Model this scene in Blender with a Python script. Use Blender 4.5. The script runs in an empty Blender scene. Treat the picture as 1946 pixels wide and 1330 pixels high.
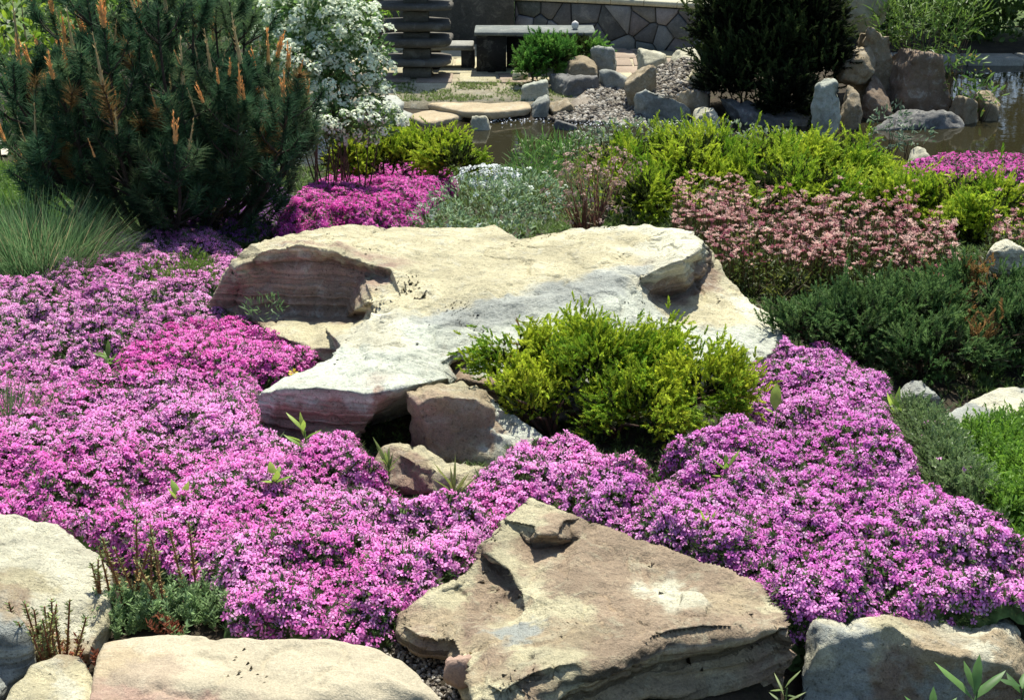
import bpy, bmesh, math
import numpy as np
from mathutils import Vector, Matrix
from mathutils.geometry import delaunay_2d_cdt

R_ = math.radians
scene = bpy.context.scene
COL = scene.collection

# ------------------------------------------------------------------ camera
F_PX, PW, PH = 2535.0, 1946, 1330
PITCH = R_(22.0)
CAM = np.array([0.0, 0.0, 3.35])
cam_data = bpy.data.cameras.new("camera")
cam_data.sensor_width = 36.0
cam_data.lens = F_PX / PW * 36.0
cam_data.clip_start = 0.05
cam_data.clip_end = 800.0
cam = bpy.data.objects.new("camera", cam_data)
COL.objects.link(cam)
cam.location = CAM
cam.rotation_euler = (R_(90) - PITCH, 0, 0)
scene.camera = cam

# ------------------------------------------------------------------ sky, sun, exposure
SUN_AZ, SUN_EL = R_(9.0), R_(62.0)
world = bpy.data.worlds.new("World")
scene.world = world
world.use_nodes = True
wn = world.node_tree
wn.nodes.clear()
sky = wn.nodes.new("ShaderNodeTexSky")
sky.sky_type = 'NISHITA'
sky.sun_disc = False
sky.sun_elevation = SUN_EL
sky.sun_rotation = SUN_AZ
bgn = wn.nodes.new("ShaderNodeBackground")
bgn.inputs[1].default_value = 0.095
wo = wn.nodes.new("ShaderNodeOutputWorld")
wn.links.new(sky.outputs[0], bgn.inputs[0])
wn.links.new(bgn.outputs[0], wo.inputs[0])
sun_d = bpy.data.lights.new("sun", 'SUN')
sun_d.energy = 4.6
sun_d.angle = R_(0.5)
sun_d.color = (1.0, 0.95, 0.84)
sun = bpy.data.objects.new("sun", sun_d)
COL.objects.link(sun)
SDIR = Vector((math.sin(SUN_AZ) * math.cos(SUN_EL), math.cos(SUN_AZ) * math.cos(SUN_EL), math.sin(SUN_EL)))
sun.rotation_euler = SDIR.to_track_quat('Z', 'Y').to_euler()
sun.location = (2, 6, 12)
vs = scene.view_settings
vs.view_transform = 'Standard'
vs.look = 'None'
vs.exposure = 0.92
vs.gamma = 1.0
vs.use_curve_mapping = False
scene.render.engine = 'CYCLES'
scene.cycles.use_denoising = True
scene.cycles.max_bounces = 6
scene.cycles.transparent_max_bounces = 6
scene.cycles.sample_clamp_indirect = 4.0

# ------------------------------------------------------------------ photo pixel -> world
FW = np.array([0, math.cos(PITCH), -math.sin(PITCH)])
UP = np.array([0, math.sin(PITCH), math.cos(PITCH)])


def ray(px, py):
    d = FW + np.array([(px - PW / 2) / F_PX, 0, 0]) - (py - PH / 2) / F_PX * UP
    return d


def at(px, py, Y):
    d = ray(px, py)
    return CAM + d * (Y / d[1])


def mpp(Y, py=665):
    """metres per photo pixel at distance Y"""
    d = ray(973, py)
    return (Y / d[1]) / F_PX


# ------------------------------------------------------------------ noise (numpy)
def _hash(ix, iy, iz, seed):
    h = (ix.astype(np.int64) * 374761393 + iy.astype(np.int64) * 668265263 + iz.astype(np.int64) * 1440662683 + seed * 974634777) & 0xFFFFFFFF
    h = ((h ^ (h >> 13)) * 1274126177) & 0xFFFFFFFF
    h = ((h ^ (h >> 16)) * 2246822519) & 0xFFFFFFFF
    return ((h ^ (h >> 15)) & 0xFFFFFF) / float(0xFFFFFF)


def vnoise(p, seed=0):
    p = np.asarray(p, float)
    i = np.floor(p)
    f = p - i
    u = f * f * f * (f * (f * 6 - 15) + 10)
    i = i.astype(np.int64)
    out = 0
    for dx in (0, 1):
        for dy in (0, 1):
            for dz in (0, 1):
                w = (u[:, 0] if dx else 1 - u[:, 0]) * (u[:, 1] if dy else 1 - u[:, 1]) * (u[:, 2] if dz else 1 - u[:, 2])
                out = out + w * _hash(i[:, 0] + dx, i[:, 1] + dy, i[:, 2] + dz, seed)
    return out * 2 - 1


def fbm(p, octaves=4, seed=0, gain=0.5):
    p = np.asarray(p, float)
    a, s, n = 1.0, 0.0, 0.0
    for k in range(octaves):
        s = s + a * vnoise(p * (2.03 ** k) + 17.3 * k, seed + k)
        n += a
        a *= gain
    return s / n


def fbm2(x, y, scale, octaves=3, seed=0):
    x = np.atleast_1d(np.asarray(x, float))
    y = np.atleast_1d(np.asarray(y, float))
    return fbm(np.stack([x / scale, y / scale, np.zeros_like(x) + 0.37], 1), octaves, seed)


# ------------------------------------------------------------------ terrain height
_PY = np.array([-40, -6, 1.0, 2.0, 2.6, 3.5, 5.0, 6.5, 8.0, 10.0, 12.0, 13.2, 13.8, 14.6, 15.1, 15.6, 17.0, 20.0, 40, 300])
_PZ = np.array([-1.8, -1.76, -1.74, -1.72, -1.70, -1.76, -1.88, -2.06, -2.32, -2.75, -3.15, -3.33, -3.60, -3.65, -3.45, -3.31, -3.30, -3.30, -3.2, -3.1])


def sstep(a, b, x):
    t = np.clip((x - a) / (b - a), 0, 1)
    return t * t * (3 - 2 * t)


def ground(x, y):
    x = np.atleast_1d(np.asarray(x, float))
    y = np.atleast_1d(np.asarray(y, float))
    z = np.interp(y, _PY, _PZ) + 3.35
    # the pond reaches further back on the right
    k = sstep(4.9, 5.5, x) * sstep(14.0, 14.6, y) * (1 - sstep(18.6, 19.2, y))
    z = z * (1 - k) + (-0.30) * k
    # the left bank closes the pond
    k = (1 - sstep(-3.4, -2.4, x)) * sstep(12.6, 13.4, y) * (1 - sstep(15.2, 16, y))
    z = z * (1 - k) + 0.10 * k
    # the bed's front edge steps down on the right
    k = sstep(0.50, 0.62, x) * (1 - sstep(2.42, 2.52, y)) * sstep(-2, 0, y)
    z = z - 0.26 * k
    z = z + 0.02 * fbm2(x, y, 0.6, 2, 5) * np.clip(y / 3.0, 0, 1)
    return z


def g1(x, y):
    return float(ground(x, y)[0])


def hit(px, py, lift=0.0):
    d = ray(px, py)
    t = np.linspace(1.2, 25, 1200)
    P = CAM[None, :] + t[:, None] * d[None, :]
    below = P[:, 2] - ground(P[:, 0], P[:, 1]) - lift < 0
    k = int(np.argmax(below)) if below.any() else len(t) - 1
    return P[k]


# ------------------------------------------------------------------ object helpers
def tag(o, label=None, cat=None, group=None, kind=None):
    if label: o["label"] = label
    if cat: o["category"] = cat
    if group: o["group"] = group
    if kind: o["kind"] = kind
    return o


def thing(name, loc, label, cat, group=None):
    o = bpy.data.objects.new(name, None)
    o.empty_display_size = 0.05
    COL.objects.link(o)
    o.location = loc
    return tag(o, label, cat, group)


def adopt(o, parent):
    """parent without a rotation: keep world place"""
    if parent is not None:
        o.parent = parent
        o.location = Vector(o.location) - Vector(parent.location)
    return o


class Buf:
    def __init__(self):
        self.V, self.C, self.F3, self.F4, self.n = [], [], [], [], 0

    def add(self, V, F3=None, F4=None, C=(0.5, 0.5, 0.5)):
        V = np.asarray(V, float).reshape(-1, 3)
        C = np.asarray(C, float)
        if C.ndim == 1:
            C = np.tile(C, (len(V), 1))
        self.V.append(V)
        self.C.append(C)
        if F3 is not None and len(F3): self.F3.append(np.asarray(F3, np.int64) + self.n)
        if F4 is not None and len(F4): self.F4.append(np.asarray(F4, np.int64) + self.n)
        self.n += len(V)

    def inst(self, T, M, P, C):
        """T=(V,F3,F4,tint per vertex); M N x3x3, P Nx3, C Nx3"""
        tv, f3, f4, tint = T
        N, nv = len(P), len(tv)
        if N == 0: return
        V = np.einsum('nij,vj->nvi', M, tv) + P[:, None, :]
        CC = C[:, None, :] * tint[None, :, :]
        off = (np.arange(N) * nv)[:, None, None]
        self.add(V.reshape(-1, 3),
                 (f3[None] + off).reshape(-1, 3) if f3 is not None and len(f3) else None,
                 (f4[None] + off).reshape(-1, 4) if f4 is not None and len(f4) else None,
                 CC.reshape(-1, 3))

    def mesh(self, name, mat, smooth=False, origin=(0, 0, 0)):
        me = bpy.data.meshes.new(name)
        V = np.concatenate(self.V) - np.asarray(origin, float)
        C = np.concatenate(self.C)
        f3 = np.concatenate(self.F3) if self.F3 else np.zeros((0, 3), np.int64)
        f4 = np.concatenate(self.F4) if self.F4 else np.zeros((0, 4), np.int64)
        loops = np.concatenate([f3.ravel(), f4.ravel()]).astype(np.int32)
        starts = np.concatenate([np.arange(len(f3)) * 3, len(f3) * 3 + np.arange(len(f4)) * 4]).astype(np.int32)
        me.vertices.add(len(V))
        me.vertices.foreach_set('co', V.astype(np.float32).ravel())
        me.loops.add(len(loops))
        me.loops.foreach_set('vertex_index', loops)
        me.polygons.add(len(starts))
        me.polygons.foreach_set('loop_start', starts)
        me.update(calc_edges=True)
        a = me.attributes.new('col', 'FLOAT_COLOR', 'POINT')
        a.data.foreach_set('color', np.concatenate([C, np.ones((len(C), 1))], 1).astype(np.float32).ravel())
        if smooth:
            me.polygons.foreach_set('use_smooth', np.ones(len(starts), bool))
        me.materials.append(mat)
        return me

    def build(self, name, mat, parent=None, smooth=False, kind=None):
        org = np.array(parent.location) if parent is not None else np.concatenate(self.V).mean(0)
        if parent is None:
            org[2] = np.concatenate(self.V)[:, 2].min()
        me = self.mesh(name, mat, smooth, org)
        o = bpy.data.objects.new(name, me)
        COL.objects.link(o)
        if parent is not None:
            o.parent = parent
        else:
            o.location = org
        if kind: o["kind"] = kind
        return o


def unit(v):
    v = np.asarray(v, float)
    return v / np.maximum(np.linalg.norm(v, axis=-1, keepdims=True), 1e-9)


def frames(d, rng, scale=None, roll=True):
    """N x3x3 matrices whose local Z is d, random roll; columns are axes"""
    d = unit(d)
    a = rng.normal(size=d.shape) if roll else np.tile(np.array([0.0, -1.0, 0.0]), (len(d), 1)) + 1e-3
    x = unit(np.cross(a, d))
    y = np.cross(d, x)
    M = np.stack([x, y, d], 2)
    if scale is not None:
        M = M * np.asarray(scale, float).reshape(-1, 1, 1)
    return M


def tube(buf, pts, radii, n=6, C=(0.2, 0.15, 0.1), cap=True):
    pts = np.asarray(pts, float)
    m = len(pts)
    radii = np.broadcast_to(np.asarray(radii, float), (m,))
    t = np.gradient(pts, axis=0)
    t = unit(t)
    ref = np.array([0.31, 0.17, 0.93]) if abs(t[0, 2]) < 0.9 else np.array([0.95, 0.2, 0.1])
    x = unit(np.cross(ref, t))
    y = np.cross(t, x)
    ang = np.arange(n) * 2 * np.pi / n
    V = pts[:, None, :] + radii[:, None, None] * (np.cos(ang)[None, :, None] * x[:, None, :] + np.sin(ang)[None, :, None] * y[:, None, :])
    V = V.reshape(-1, 3)
    F = []
    for i in range(m - 1):
        for j in range(n):
            F.append((i * n + j, i * n + (j + 1) % n, (i + 1) * n + (j + 1) % n, (i + 1) * n + j))
    F3 = []
    if cap:
        V = np.concatenate([V, pts[-1:] + t[-1:] * radii[-1] * 0.6])
        for j in range(n):
            F3.append(((m - 1) * n + j, (m - 1) * n + (j + 1) % n, m * n))
    buf.add(V, F3, F, C)


# ------------------------------------------------------------------ materials
def nodes_of(name):
    m = bpy.data.materials.new(name)
    m.use_nodes = True
    nt = m.node_tree
    nt.nodes.clear()
    return m, nt, nt.nodes.new, nt.links.new


def mat_leaf(name, trans=0.35, rough=0.55, var=0.25, scale=40.0, spec=0.3, tcol=(1, 1, 1)):
    m, nt, N, L = nodes_of(name)
    at_ = N("ShaderNodeAttribute"); at_.attribute_name = 'col'
    tc = N("ShaderNodeTexCoord")
    no = N("ShaderNodeTexNoise"); no.inputs['Scale'].default_value = scale; no.inputs['Detail'].default_value = 2
    L(tc.outputs['Object'], no.inputs['Vector'])
    mr = N("ShaderNodeMapRange")
    mr.inputs[1].default_value = 0.3; mr.inputs[2].default_value = 0.7
    mr.inputs[3].default_value = 1 - var; mr.inputs[4].default_value = 1 + var
    L(no.outputs[0], mr.inputs[0])
    mu = N("ShaderNodeVectorMath"); mu.operation = 'SCALE'
    L(at_.outputs['Color'], mu.inputs[0]); L(mr.outputs[0], mu.inputs['Scale'])
    p = N("ShaderNodeBsdfPrincipled")
    p.inputs['Roughness'].default_value = rough
    p.inputs['Specular IOR Level'].default_value = spec
    L(mu.outputs[0], p.inputs['Base Color'])
    t = N("ShaderNodeBsdfTranslucent")
    tm = N("ShaderNodeVectorMath"); tm.operation = 'MULTIPLY'; tm.inputs[1].default_value = tcol
    L(mu.outputs[0], tm.inputs[0]); L(tm.outputs[0], t.inputs['Color'])
    mx = N("ShaderNodeMixShader"); mx.inputs[0].default_value = trans
    L(p.outputs[0], mx.inputs[1]); L(t.outputs[0], mx.inputs[2])
    o = N("ShaderNodeOutputMaterial"); L(mx.outputs[0], o.inputs[0])
    return m


def mat_rock(name, sc=1.0, var=0.35, lichen=(0.55, 0.57, 0.5), lich_amt=0.3, speck=0.5, bump=0.35, strata=0.0, rough=0.9, sfreq=38.0):
    """vertex colour x grain, lichen blotches, dark pits, bedding lines, bump"""
    m, nt, N, L = nodes_of(name)
    at_ = N("ShaderNodeAttribute"); at_.attribute_name = 'col'
    tc = N("ShaderNodeTexCoord")

    def noise(s, det, rgh=0.55, dist=0.0):
        n = N("ShaderNodeTexNoise"); n.inputs['Scale'].default_value = s * sc; n.inputs['Detail'].default_value = det
        n.inputs['Roughness'].default_value = rgh; n.inputs['Distortion'].default_value = dist
        L(tc.outputs['Object'], n.inputs['Vector'])
        return n

    def rng_(src, a, b, c, d):
        r = N("ShaderNodeMapRange"); r.inputs[1].default_value = a; r.inputs[2].default_value = b
        r.inputs[3].default_value = c; r.inputs[4].default_value = d
        L(src, r.inputs[0]); return r.outputs[0]
    big = noise(5, 5, 0.6, 0.4)
    fine = noise(70, 6, 0.7)
    grain = noise(260, 3, 0.7)
    a = rng_(big.outputs[0], 0.3, 0.7, 1 - var, 1 + var * 0.7)
    b = rng_(fine.outputs[0], 0.3, 0.7, 1 - var * 0.6, 1 + var * 0.5)
    c = rng_(grain.outputs[0], 0.30, 0.70, 0.74, 1.22)
    m1 = N("ShaderNodeMath"); m1.operation = 'MULTIPLY'; L(a, m1.inputs[0]); L(b, m1.inputs[1])
    m2 = N("ShaderNodeMath"); m2.operation = 'MULTIPLY'; L(m1.outputs[0], m2.inputs[0]); L(c, m2.inputs[1])
    # lichen blotches
    ln = noise(14, 8, 0.72, 0.8)
    lf = rng_(ln.outputs[0], 0.52, 0.66, 0.0, lich_amt)
    lm = N("ShaderNodeMix"); lm.data_type = 'RGBA'
    L(lf, lm.inputs[0]); L(at_.outputs['Color'], lm.inputs[6]); lm.inputs[7].default_value = (*lichen, 1)
    last = lm.outputs[2]
    hsum = None
    if strata > 0:
        sx = N("ShaderNodeSeparateXYZ"); L(tc.outputs['Object'], sx.inputs[0])
        wob = noise(3.0, 3)
        z1 = N("ShaderNodeMath"); z1.operation = 'MULTIPLY_ADD'; L(wob.outputs[0], z1.inputs[0]); z1.inputs[1].default_value = 0.10
        L(sx.outputs['Z'], z1.inputs[2])
        n1 = N("ShaderNodeTexNoise"); n1.noise_dimensions = '1D'; n1.inputs['Scale'].default_value = sfreq; n1.inputs['Detail'].default_value = 4
        L(z1.outputs[0], n1.inputs['W'])
        sf = rng_(n1.outputs[0], 0.35, 0.65, 1 - strata, 1 + strata * 0.5)
        # bedding shows on steep faces only
        ge = N("ShaderNodeNewGeometry"); sn = N("ShaderNodeSeparateXYZ"); L(ge.outputs['True Normal'], sn.inputs[0])
        ab = N("ShaderNodeMath"); ab.operation = 'ABSOLUTE'; L(sn.outputs['Z'], ab.inputs[0])
        w = rng_(ab.outputs[0], 0.45, 0.8, 1.0, 0.12)
        mm = N("ShaderNodeMix"); mm.data_type = 'FLOAT'; L(w, mm.inputs[0]); mm.inputs[2].default_value = 1.0; L(sf, mm.inputs[3])
        m3 = N("ShaderNodeMath"); m3.operation = 'MULTIPLY'; L(m2.outputs[0], m3.inputs[0]); L(mm.outputs[0], m3.inputs[1])
        m2 = m3
        hsum = mm.outputs[0]
    vor = N("ShaderNodeTexNoise"); vor.inputs['Scale'].default_value = 130 * sc; vor.inputs['Detail'].default_value = 3
    L(tc.outputs['Object'], vor.inputs['Vector'])
    spk = rng_(vor.outputs[0], 0.60, 0.70, 1.0, 1 - speck)
    m4 = N("ShaderNodeMath"); m4.operation = 'MULTIPLY'; L(m2.outputs[0], m4.inputs[0]); L(spk, m4.inputs[1])
    sc_ = N("ShaderNodeVectorMath"); sc_.operation = 'SCALE'; L(last, sc_.inputs[0]); L(m4.outputs[0], sc_.inputs['Scale'])
    p = N("ShaderNodeBsdfPrincipled"); p.inputs['Roughness'].default_value = rough; p.inputs['Specular IOR Level'].default_value = 0.25
    L(sc_.outputs[0], p.inputs['Base Color'])
    hs = N("ShaderNodeMath"); hs.operation = 'MULTIPLY_ADD'; L(fine.outputs[0], hs.inputs[0]); hs.inputs[1].default_value = 1.0; L(ln.outputs[0], hs.inputs[2])
    h2 = N("ShaderNodeMath"); h2.operation = 'MULTIPLY_ADD'; L(grain.outputs[0], h2.inputs[0]); h2.inputs[1].default_value = 0.25; L(hs.outputs[0], h2.inputs[2])
    top = h2
    if hsum is not None:
        h3 = N("ShaderNodeMath"); h3.operation = 'MULTIPLY_ADD'; L(hsum, h3.inputs[0]); h3.inputs[1].default_value = 1.0; L(h2.outputs[0], h3.inputs[2])
        top = h3
    bu = N("ShaderNodeBump"); bu.inputs['Strength'].default_value = bump; bu.inputs['Distance'].default_value = 0.016 / sc
    L(top.outputs[0], bu.inputs['Height']); L(bu.outputs[0], p.inputs['Normal'])
    o = N("ShaderNodeOutputMaterial"); L(p.outputs[0], o.inputs[0])
    return m


def mat_plain(name, c1, c2, scale=8.0, rough=0.85, bump=0.3, dist=0.01, detail=6, spec=0.3):
    m, nt, N, L = nodes_of(name)
    tc = N("ShaderNodeTexCoord")
    n1 = N("ShaderNodeTexNoise"); n1.inputs['Scale'].default_value = scale; n1.inputs['Detail'].default_value = detail; n1.inputs['Roughness'].default_value = 0.65
    L(tc.outputs['Object'], n1.inputs['Vector'])
    r = N("ShaderNodeValToRGB")
    r.color_ramp.elements[0].position = 0.32; r.color_ramp.elements[0].color = (*c1, 1)
    r.color_ramp.elements[1].position = 0.68; r.color_ramp.elements[1].color = (*c2, 1)
    L(n1.outputs[0], r.inputs[0])
    p = N("ShaderNodeBsdfPrincipled"); p.inputs['Roughness'].default_value = rough; p.inputs['Specular IOR Level'].default_value = spec
    L(r.outputs[0], p.inputs['Base Color'])
    bu = N("ShaderNodeBump"); bu.inputs['Strength'].default_value = bump; bu.inputs['Distance'].default_value = dist
    L(n1.outputs[0], bu.inputs['Height']); L(bu.outputs[0], p.inputs['Normal'])
    o = N("ShaderNodeOutputMaterial"); L(p.outputs[0], o.inputs[0])
    return m


def mat_water():
    m, nt, N, L = nodes_of("pond_water")
    tc = N("ShaderNodeTexCoord")
    n1 = N("ShaderNodeTexNoise"); n1.inputs['Scale'].default_value = 5.0; n1.inputs['Detail'].default_value = 4
    L(tc.outputs['Object'], n1.inputs['Vector'])
    bu = N("ShaderNodeBump"); bu.inputs['Strength'].default_value = 0.06; bu.inputs['Distance'].default_value = 0.04
    L(n1.outputs[0], bu.inputs['Height'])
    p = N("ShaderNodeBsdfPrincipled")
    p.inputs['Base Color'].default_value = (0.022, 0.02, 0.010, 1)
    p.inputs['Roughness'].default_value = 0.04
    p.inputs['IOR'].default_value = 1.33
    L(bu.outputs[0], p.inputs['Normal'])
    o = N("ShaderNodeOutputMaterial"); L(p.outputs[0], o.inputs[0])
    return m


M_PETAL = mat_leaf("petal", 0.40, 0.5, 0.12, 60, 0.25)
M_LEAF = mat_leaf("leaf", 0.42, 0.5, 0.25, 30, 0.4)
M_NEEDLE = mat_leaf("needle", 0.36, 0.72, 0.3, 20, 0.15)
M_DRY = mat_leaf("dry_stem", 0.1, 0.7, 0.3, 30, 0.2)
M_BARK = mat_rock("bark", 2.0, 0.4, (0.3, 0.28, 0.24), 0.2, 0.5, 0.6)
M_SAND = mat_rock("sandstone", 1.0, 0.30, (0.56, 0.57, 0.48), 0.45, 0.55, 0.85, strata=0.45)
M_PLAINR = mat_rock("sandstone_plain", 1.0, 0.34, (0.50, 0.48, 0.38), 0.5, 0.55, 0.95)
M_SANDL = mat_rock("sandstone_ledge", 1.0, 0.32, (0.52, 0.49, 0.34), 0.6, 0.45, 0.9, strata=0.65, sfreq=26)
M_SMOOTH = mat_rock("sandstone_smooth", 1.0, 0.16, (0.5, 0.46, 0.34), 0.25, 0.22, 0.5)
M_STONE = mat_rock("pond_stone", 0.6, 0.35, (0.55, 0.55, 0.48), 0.4, 0.4, 0.4)
M_DARKST = mat_rock("dark_slab_stone", 0.5, 0.3, (0.30, 0.30, 0.27), 0.35, 0.3, 0.3)
M_SOIL = mat_plain("soil", (0.018, 0.014, 0.009), (0.06, 0.045, 0.028), 18.0, 0.95, 0.8, 0.02)
M_GROUND = mat_rock("soil_and_turf", 1.0, 0.5, (0.05, 0.07, 0.02), 0.5, 0.5, 0.9)
M_MOSSY = mat_leaf("undergrowth", 0.05, 0.8, 0.5, 60, 0.1)
M_PAVE = mat_rock("paving_stone", 0.4, 0.25, (0.5, 0.5, 0.42), 0.3, 0.2, 0.25)
M_WATER = mat_water()
M_GLINT = mat_plain('glint_white', (0.75, 0.78, 0.8), (0.9, 0.9, 0.9), 30, 0.15, 0.1, 0.005, spec=0.6)  # white for the sun glints modelled as droplets on the pond

# ------------------------------------------------------------------ ground sheet and pond
def axis(a, b, near_a, near_b, step):
    inner = list(np.arange(near_a, near_b + 1e-6, step))
    lo, hi, s = [], [], step
    v = near_a
    while v > a:
        s *= 1.35; v -= s; lo.append(max(v, a))
    s, v = step, near_b
    while v < b:
        s *= 1.35; v += s; hi.append(min(v, b))
    return np.array(lo[::-1] + inner + hi)


gx = axis(-300, 300, -8, 9, 0.12)
gy = axis(-60, 400, -1, 21, 0.12)
GX, GY = np.meshgrid(gx, gy)
GZ = ground(GX.ravel(), GY.ravel())
nx, ny = len(gx), len(gy)
ii = (np.arange(ny - 1)[:, None] * nx + np.arange(nx - 1)[None, :]).ravel()
gxx, gyy = GX.ravel(), GY.ravel()
lawn = np.maximum(sstep(0, 0.5, np.abs(gxx) - 0.56 * (np.abs(gyy) + 0.6) - 0.3 * fbm2(gxx, gyy, 1.2, 2, 4)), sstep(20.5, 22, gyy))[:, None]
GC = np.array([0.045, 0.034, 0.021]) * (1 - lawn) + np.array([0.085, 0.14, 0.03]) * lawn
b = Buf()
b.add(np.stack([GX.ravel(), GY.ravel(), GZ], 1), None, np.stack([ii, ii + 1, ii + nx + 1, ii + nx], 1), GC)
tag(b.build("ground", M_GROUND, smooth=True), kind="structure")

b = Buf()
b.add([(-3.4, 12.9, 0), (12, 12.9, 0), (12, 19.3, 0), (-3.4, 19.3, 0)], None, [(0, 1, 2, 3)])
tag(b.build("pond_water", M_WATER), kind="structure")
# ------------------------------------------------------------------ rocks
CREAM = (0.52, 0.475, 0.305)
PALE = (0.60, 0.58, 0.43)
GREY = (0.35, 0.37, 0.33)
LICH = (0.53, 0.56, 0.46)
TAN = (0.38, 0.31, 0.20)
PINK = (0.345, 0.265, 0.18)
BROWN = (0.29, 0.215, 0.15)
RED = (0.35, 0.245, 0.185)
SLATE = (0.20, 0.20, 0.19)
KEY = dict(m=(0.415, 0.37, 0.262), n=(0.34, 0.28, 0.20), c=CREAM, p=PALE, g=GREY, l=LICH, t=TAN, k=PINK, b=BROWN, r=RED, s=SLATE)


def finish_rock(name, bm, mat, L, smooth, noise, strata, seed, rounds=6, ctrl=None, cwarp=0.05, crack=(0.007, 0.22)):
    cl = bm.verts.layers.float_color['col']
    for _ in range(rounds):
        es = [e for e in bm.edges if e.calc_length() > L]
        if not es: break
        bmesh.ops.subdivide_edges(bm, edges=es, cuts=1)
        bmesh.ops.triangulate(bm, faces=[f for f in bm.faces if len(f.verts) > 3])
    bmesh.ops.recalc_face_normals(bm, faces=bm.faces)
    bm.verts.index_update()
    V = np.array([v.co[:] for v in bm.verts])
    C = np.array([v[cl][:3] for v in bm.verts])
    E = np.array([(e.verts[0].index, e.verts[1].index) for e in bm.edges])
    T = np.array([[v.index for v in f.verts] for f in bm.faces if len(f.verts) == 3])
    bm.free()
    if ctrl is not None:
        # colour areas keep ragged natural borders
        CP, CC = ctrl
        W = V + np.stack([fbm(V / cwarp + 31.7 * q, 4, seed + 60 + q, 0.65) for q in range(3)], 1) * cwarp * 1.3
        C = np.zeros_like(V)
        for s0 in range(0, len(V), 8000):
            d2 = ((W[s0:s0 + 8000, None, :] - CP[None]) ** 2).sum(2) + 1e-6
            wt = d2 ** -3.5
            C[s0:s0 + 8000] = (wt @ CC) / wt.sum(1, keepdims=True)
    deg = np.zeros(len(V))
    np.add.at(deg, E[:, 0], 1); np.add.at(deg, E[:, 1], 1)
    for _ in range(smooth):
        A = np.zeros_like(V)
        np.add.at(A, E[:, 0], V[E[:, 1]]); np.add.at(A, E[:, 1], V[E[:, 0]])
        V = V * 0.5 + 0.5 * A / deg[:, None]
    fn = np.cross(V[T[:, 1]] - V[T[:, 0]], V[T[:, 2]] - V[T[:, 0]])
    vn = np.zeros_like(V)
    for k in range(3): np.add.at(vn, T[:, k], fn)
    vn = unit(vn)
    for sc, amp, octv in noise:
        V = V + vn * (amp * fbm(V / sc + seed * 3.1, octv, seed))[:, None]
    if crack:
        ce, cs = crack
        f = fbm(V / cs + seed * 7.7, 4, seed + 40, 0.6)
        V = V - vn * (ce * np.exp(-(f / 0.035) ** 2))[:, None]
        rdg = 1 - np.abs(fbm(V / (cs * 0.35) + 5.5, 4, seed + 44, 0.6)) * 2
        V = V + vn * (ce * 0.55 * (rdg - 0.5))[:, None]
    if strata:
        amp, freq = strata
        zz = V[:, 2] + 0.05 * fbm(V / 0.35 + seed, 2, seed + 9)
        lay = vnoise(np.stack([zz * freq, V[:, 0] * 0.8, V[:, 1] * 0.8], 1), seed + 21) + 0.5 * vnoise(np.stack([zz * freq * 2.6, V[:, 0] * 2, V[:, 1] * 2], 1), seed + 22)
        lay = np.sign(lay) * np.abs(lay) ** 0.45
        wgt = np.clip(1.25 * (1 - np.abs(vn[:, 2])) - 0.15, 0, 1)
        hn = vn * np.array([1, 1, 0])
        V = V + hn * (amp * lay * wgt)[:, None]
    b = Buf()
    b.add(V, T, None, C)
    return b.build(name, mat, smooth=True)


def rock(name, label, outline, inner=(), edges=(), mat=None, L=0.02, smooth=3, noise=((0.25, 0.012, 3), (0.05, 0.005, 3)), strata=None, seed=1, group=None, drop=0.14, back=0.06, cat="rock", cwarp=0.05, crack=(0.007, 0.22)):
    """solid stone from surveyed surface points (px, py, distance, colour key); its flanks run down into the soil"""
    pts = list(outline) + list(inner)
    n = len(outline)
    vs2 = [Vector((p[0], -p[1])) for p in pts]
    es = [(i, (i + 1) % n) for i in range(n)] + list(edges)
    v2, e2, f2, ov, oe, of = delaunay_2d_cdt(vs2, es, [], 1, 1e-6)
    P3, C3, bk = [], [], {}
    for k, v in enumerate(v2):
        src = ov[k]
        if src:
            p = pts[src[0]]
            P3.append(at(p[0], p[1], p[2])); C3.append(KEY[p[3]])
            if len(p) > 4: bk[k] = p[4:]
        else:
            dd = [((q[0] - v.x) ** 2 + (q[1] + v.y) ** 2 + 1e-3, q) for q in pts]
            dd.sort(key=lambda a: a[0])
            w = [1 / a[0] for a in dd[:3]]
            Y = sum(a * q[1][2] for a, q in zip(w, dd[:3])) / sum(w)
            P3.append(at(v.x, -v.y, Y)); C3.append(KEY[dd[0][1][3]])
    bm = bmesh.new()
    cl = bm.verts.layers.float_color.new('col')
    bv = []
    for P, C in zip(P3, C3):
        v = bm.verts.new(P); v[cl] = (*C, 1); bv.append(v)
    for f in f2:
        try: bm.faces.new([bv[i] for i in f])
        except ValueError: pass
    # flanks
    cx = np.mean([P[0] for P in P3])
    bkv = {bv[k]: q for k, q in bk.items()}
    be = [e for e in bm.edges if len(e.link_faces) == 1]
    low = {}
    for e in be:
        for v in e.verts:
            if v not in low:
                z = min(g1(v.co.x, v.co.y), v.co.z) - drop
                q = bkv.get(v, (back,))
                w = bm.verts.new((cx + (v.co.x - cx) * 0.97 + (q[1] if len(q) > 1 else 0), v.co.y + q[0], z))
                w[cl] = v[cl]
                low[v] = w
    for e in be:
        a, c = e.verts
        bm.faces.new([a, c, low[c], low[a]])
    bmesh.ops.triangulate(bm, faces=[f for f in bm.faces if len(f.verts) > 3])
    o = finish_rock(name, bm, mat or M_SAND, L, smooth, noise, strata, seed, ctrl=(np.array(P3), np.array(C3)), cwarp=cwarp, crack=crack)
    return tag(o, label, cat, group)


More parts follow.
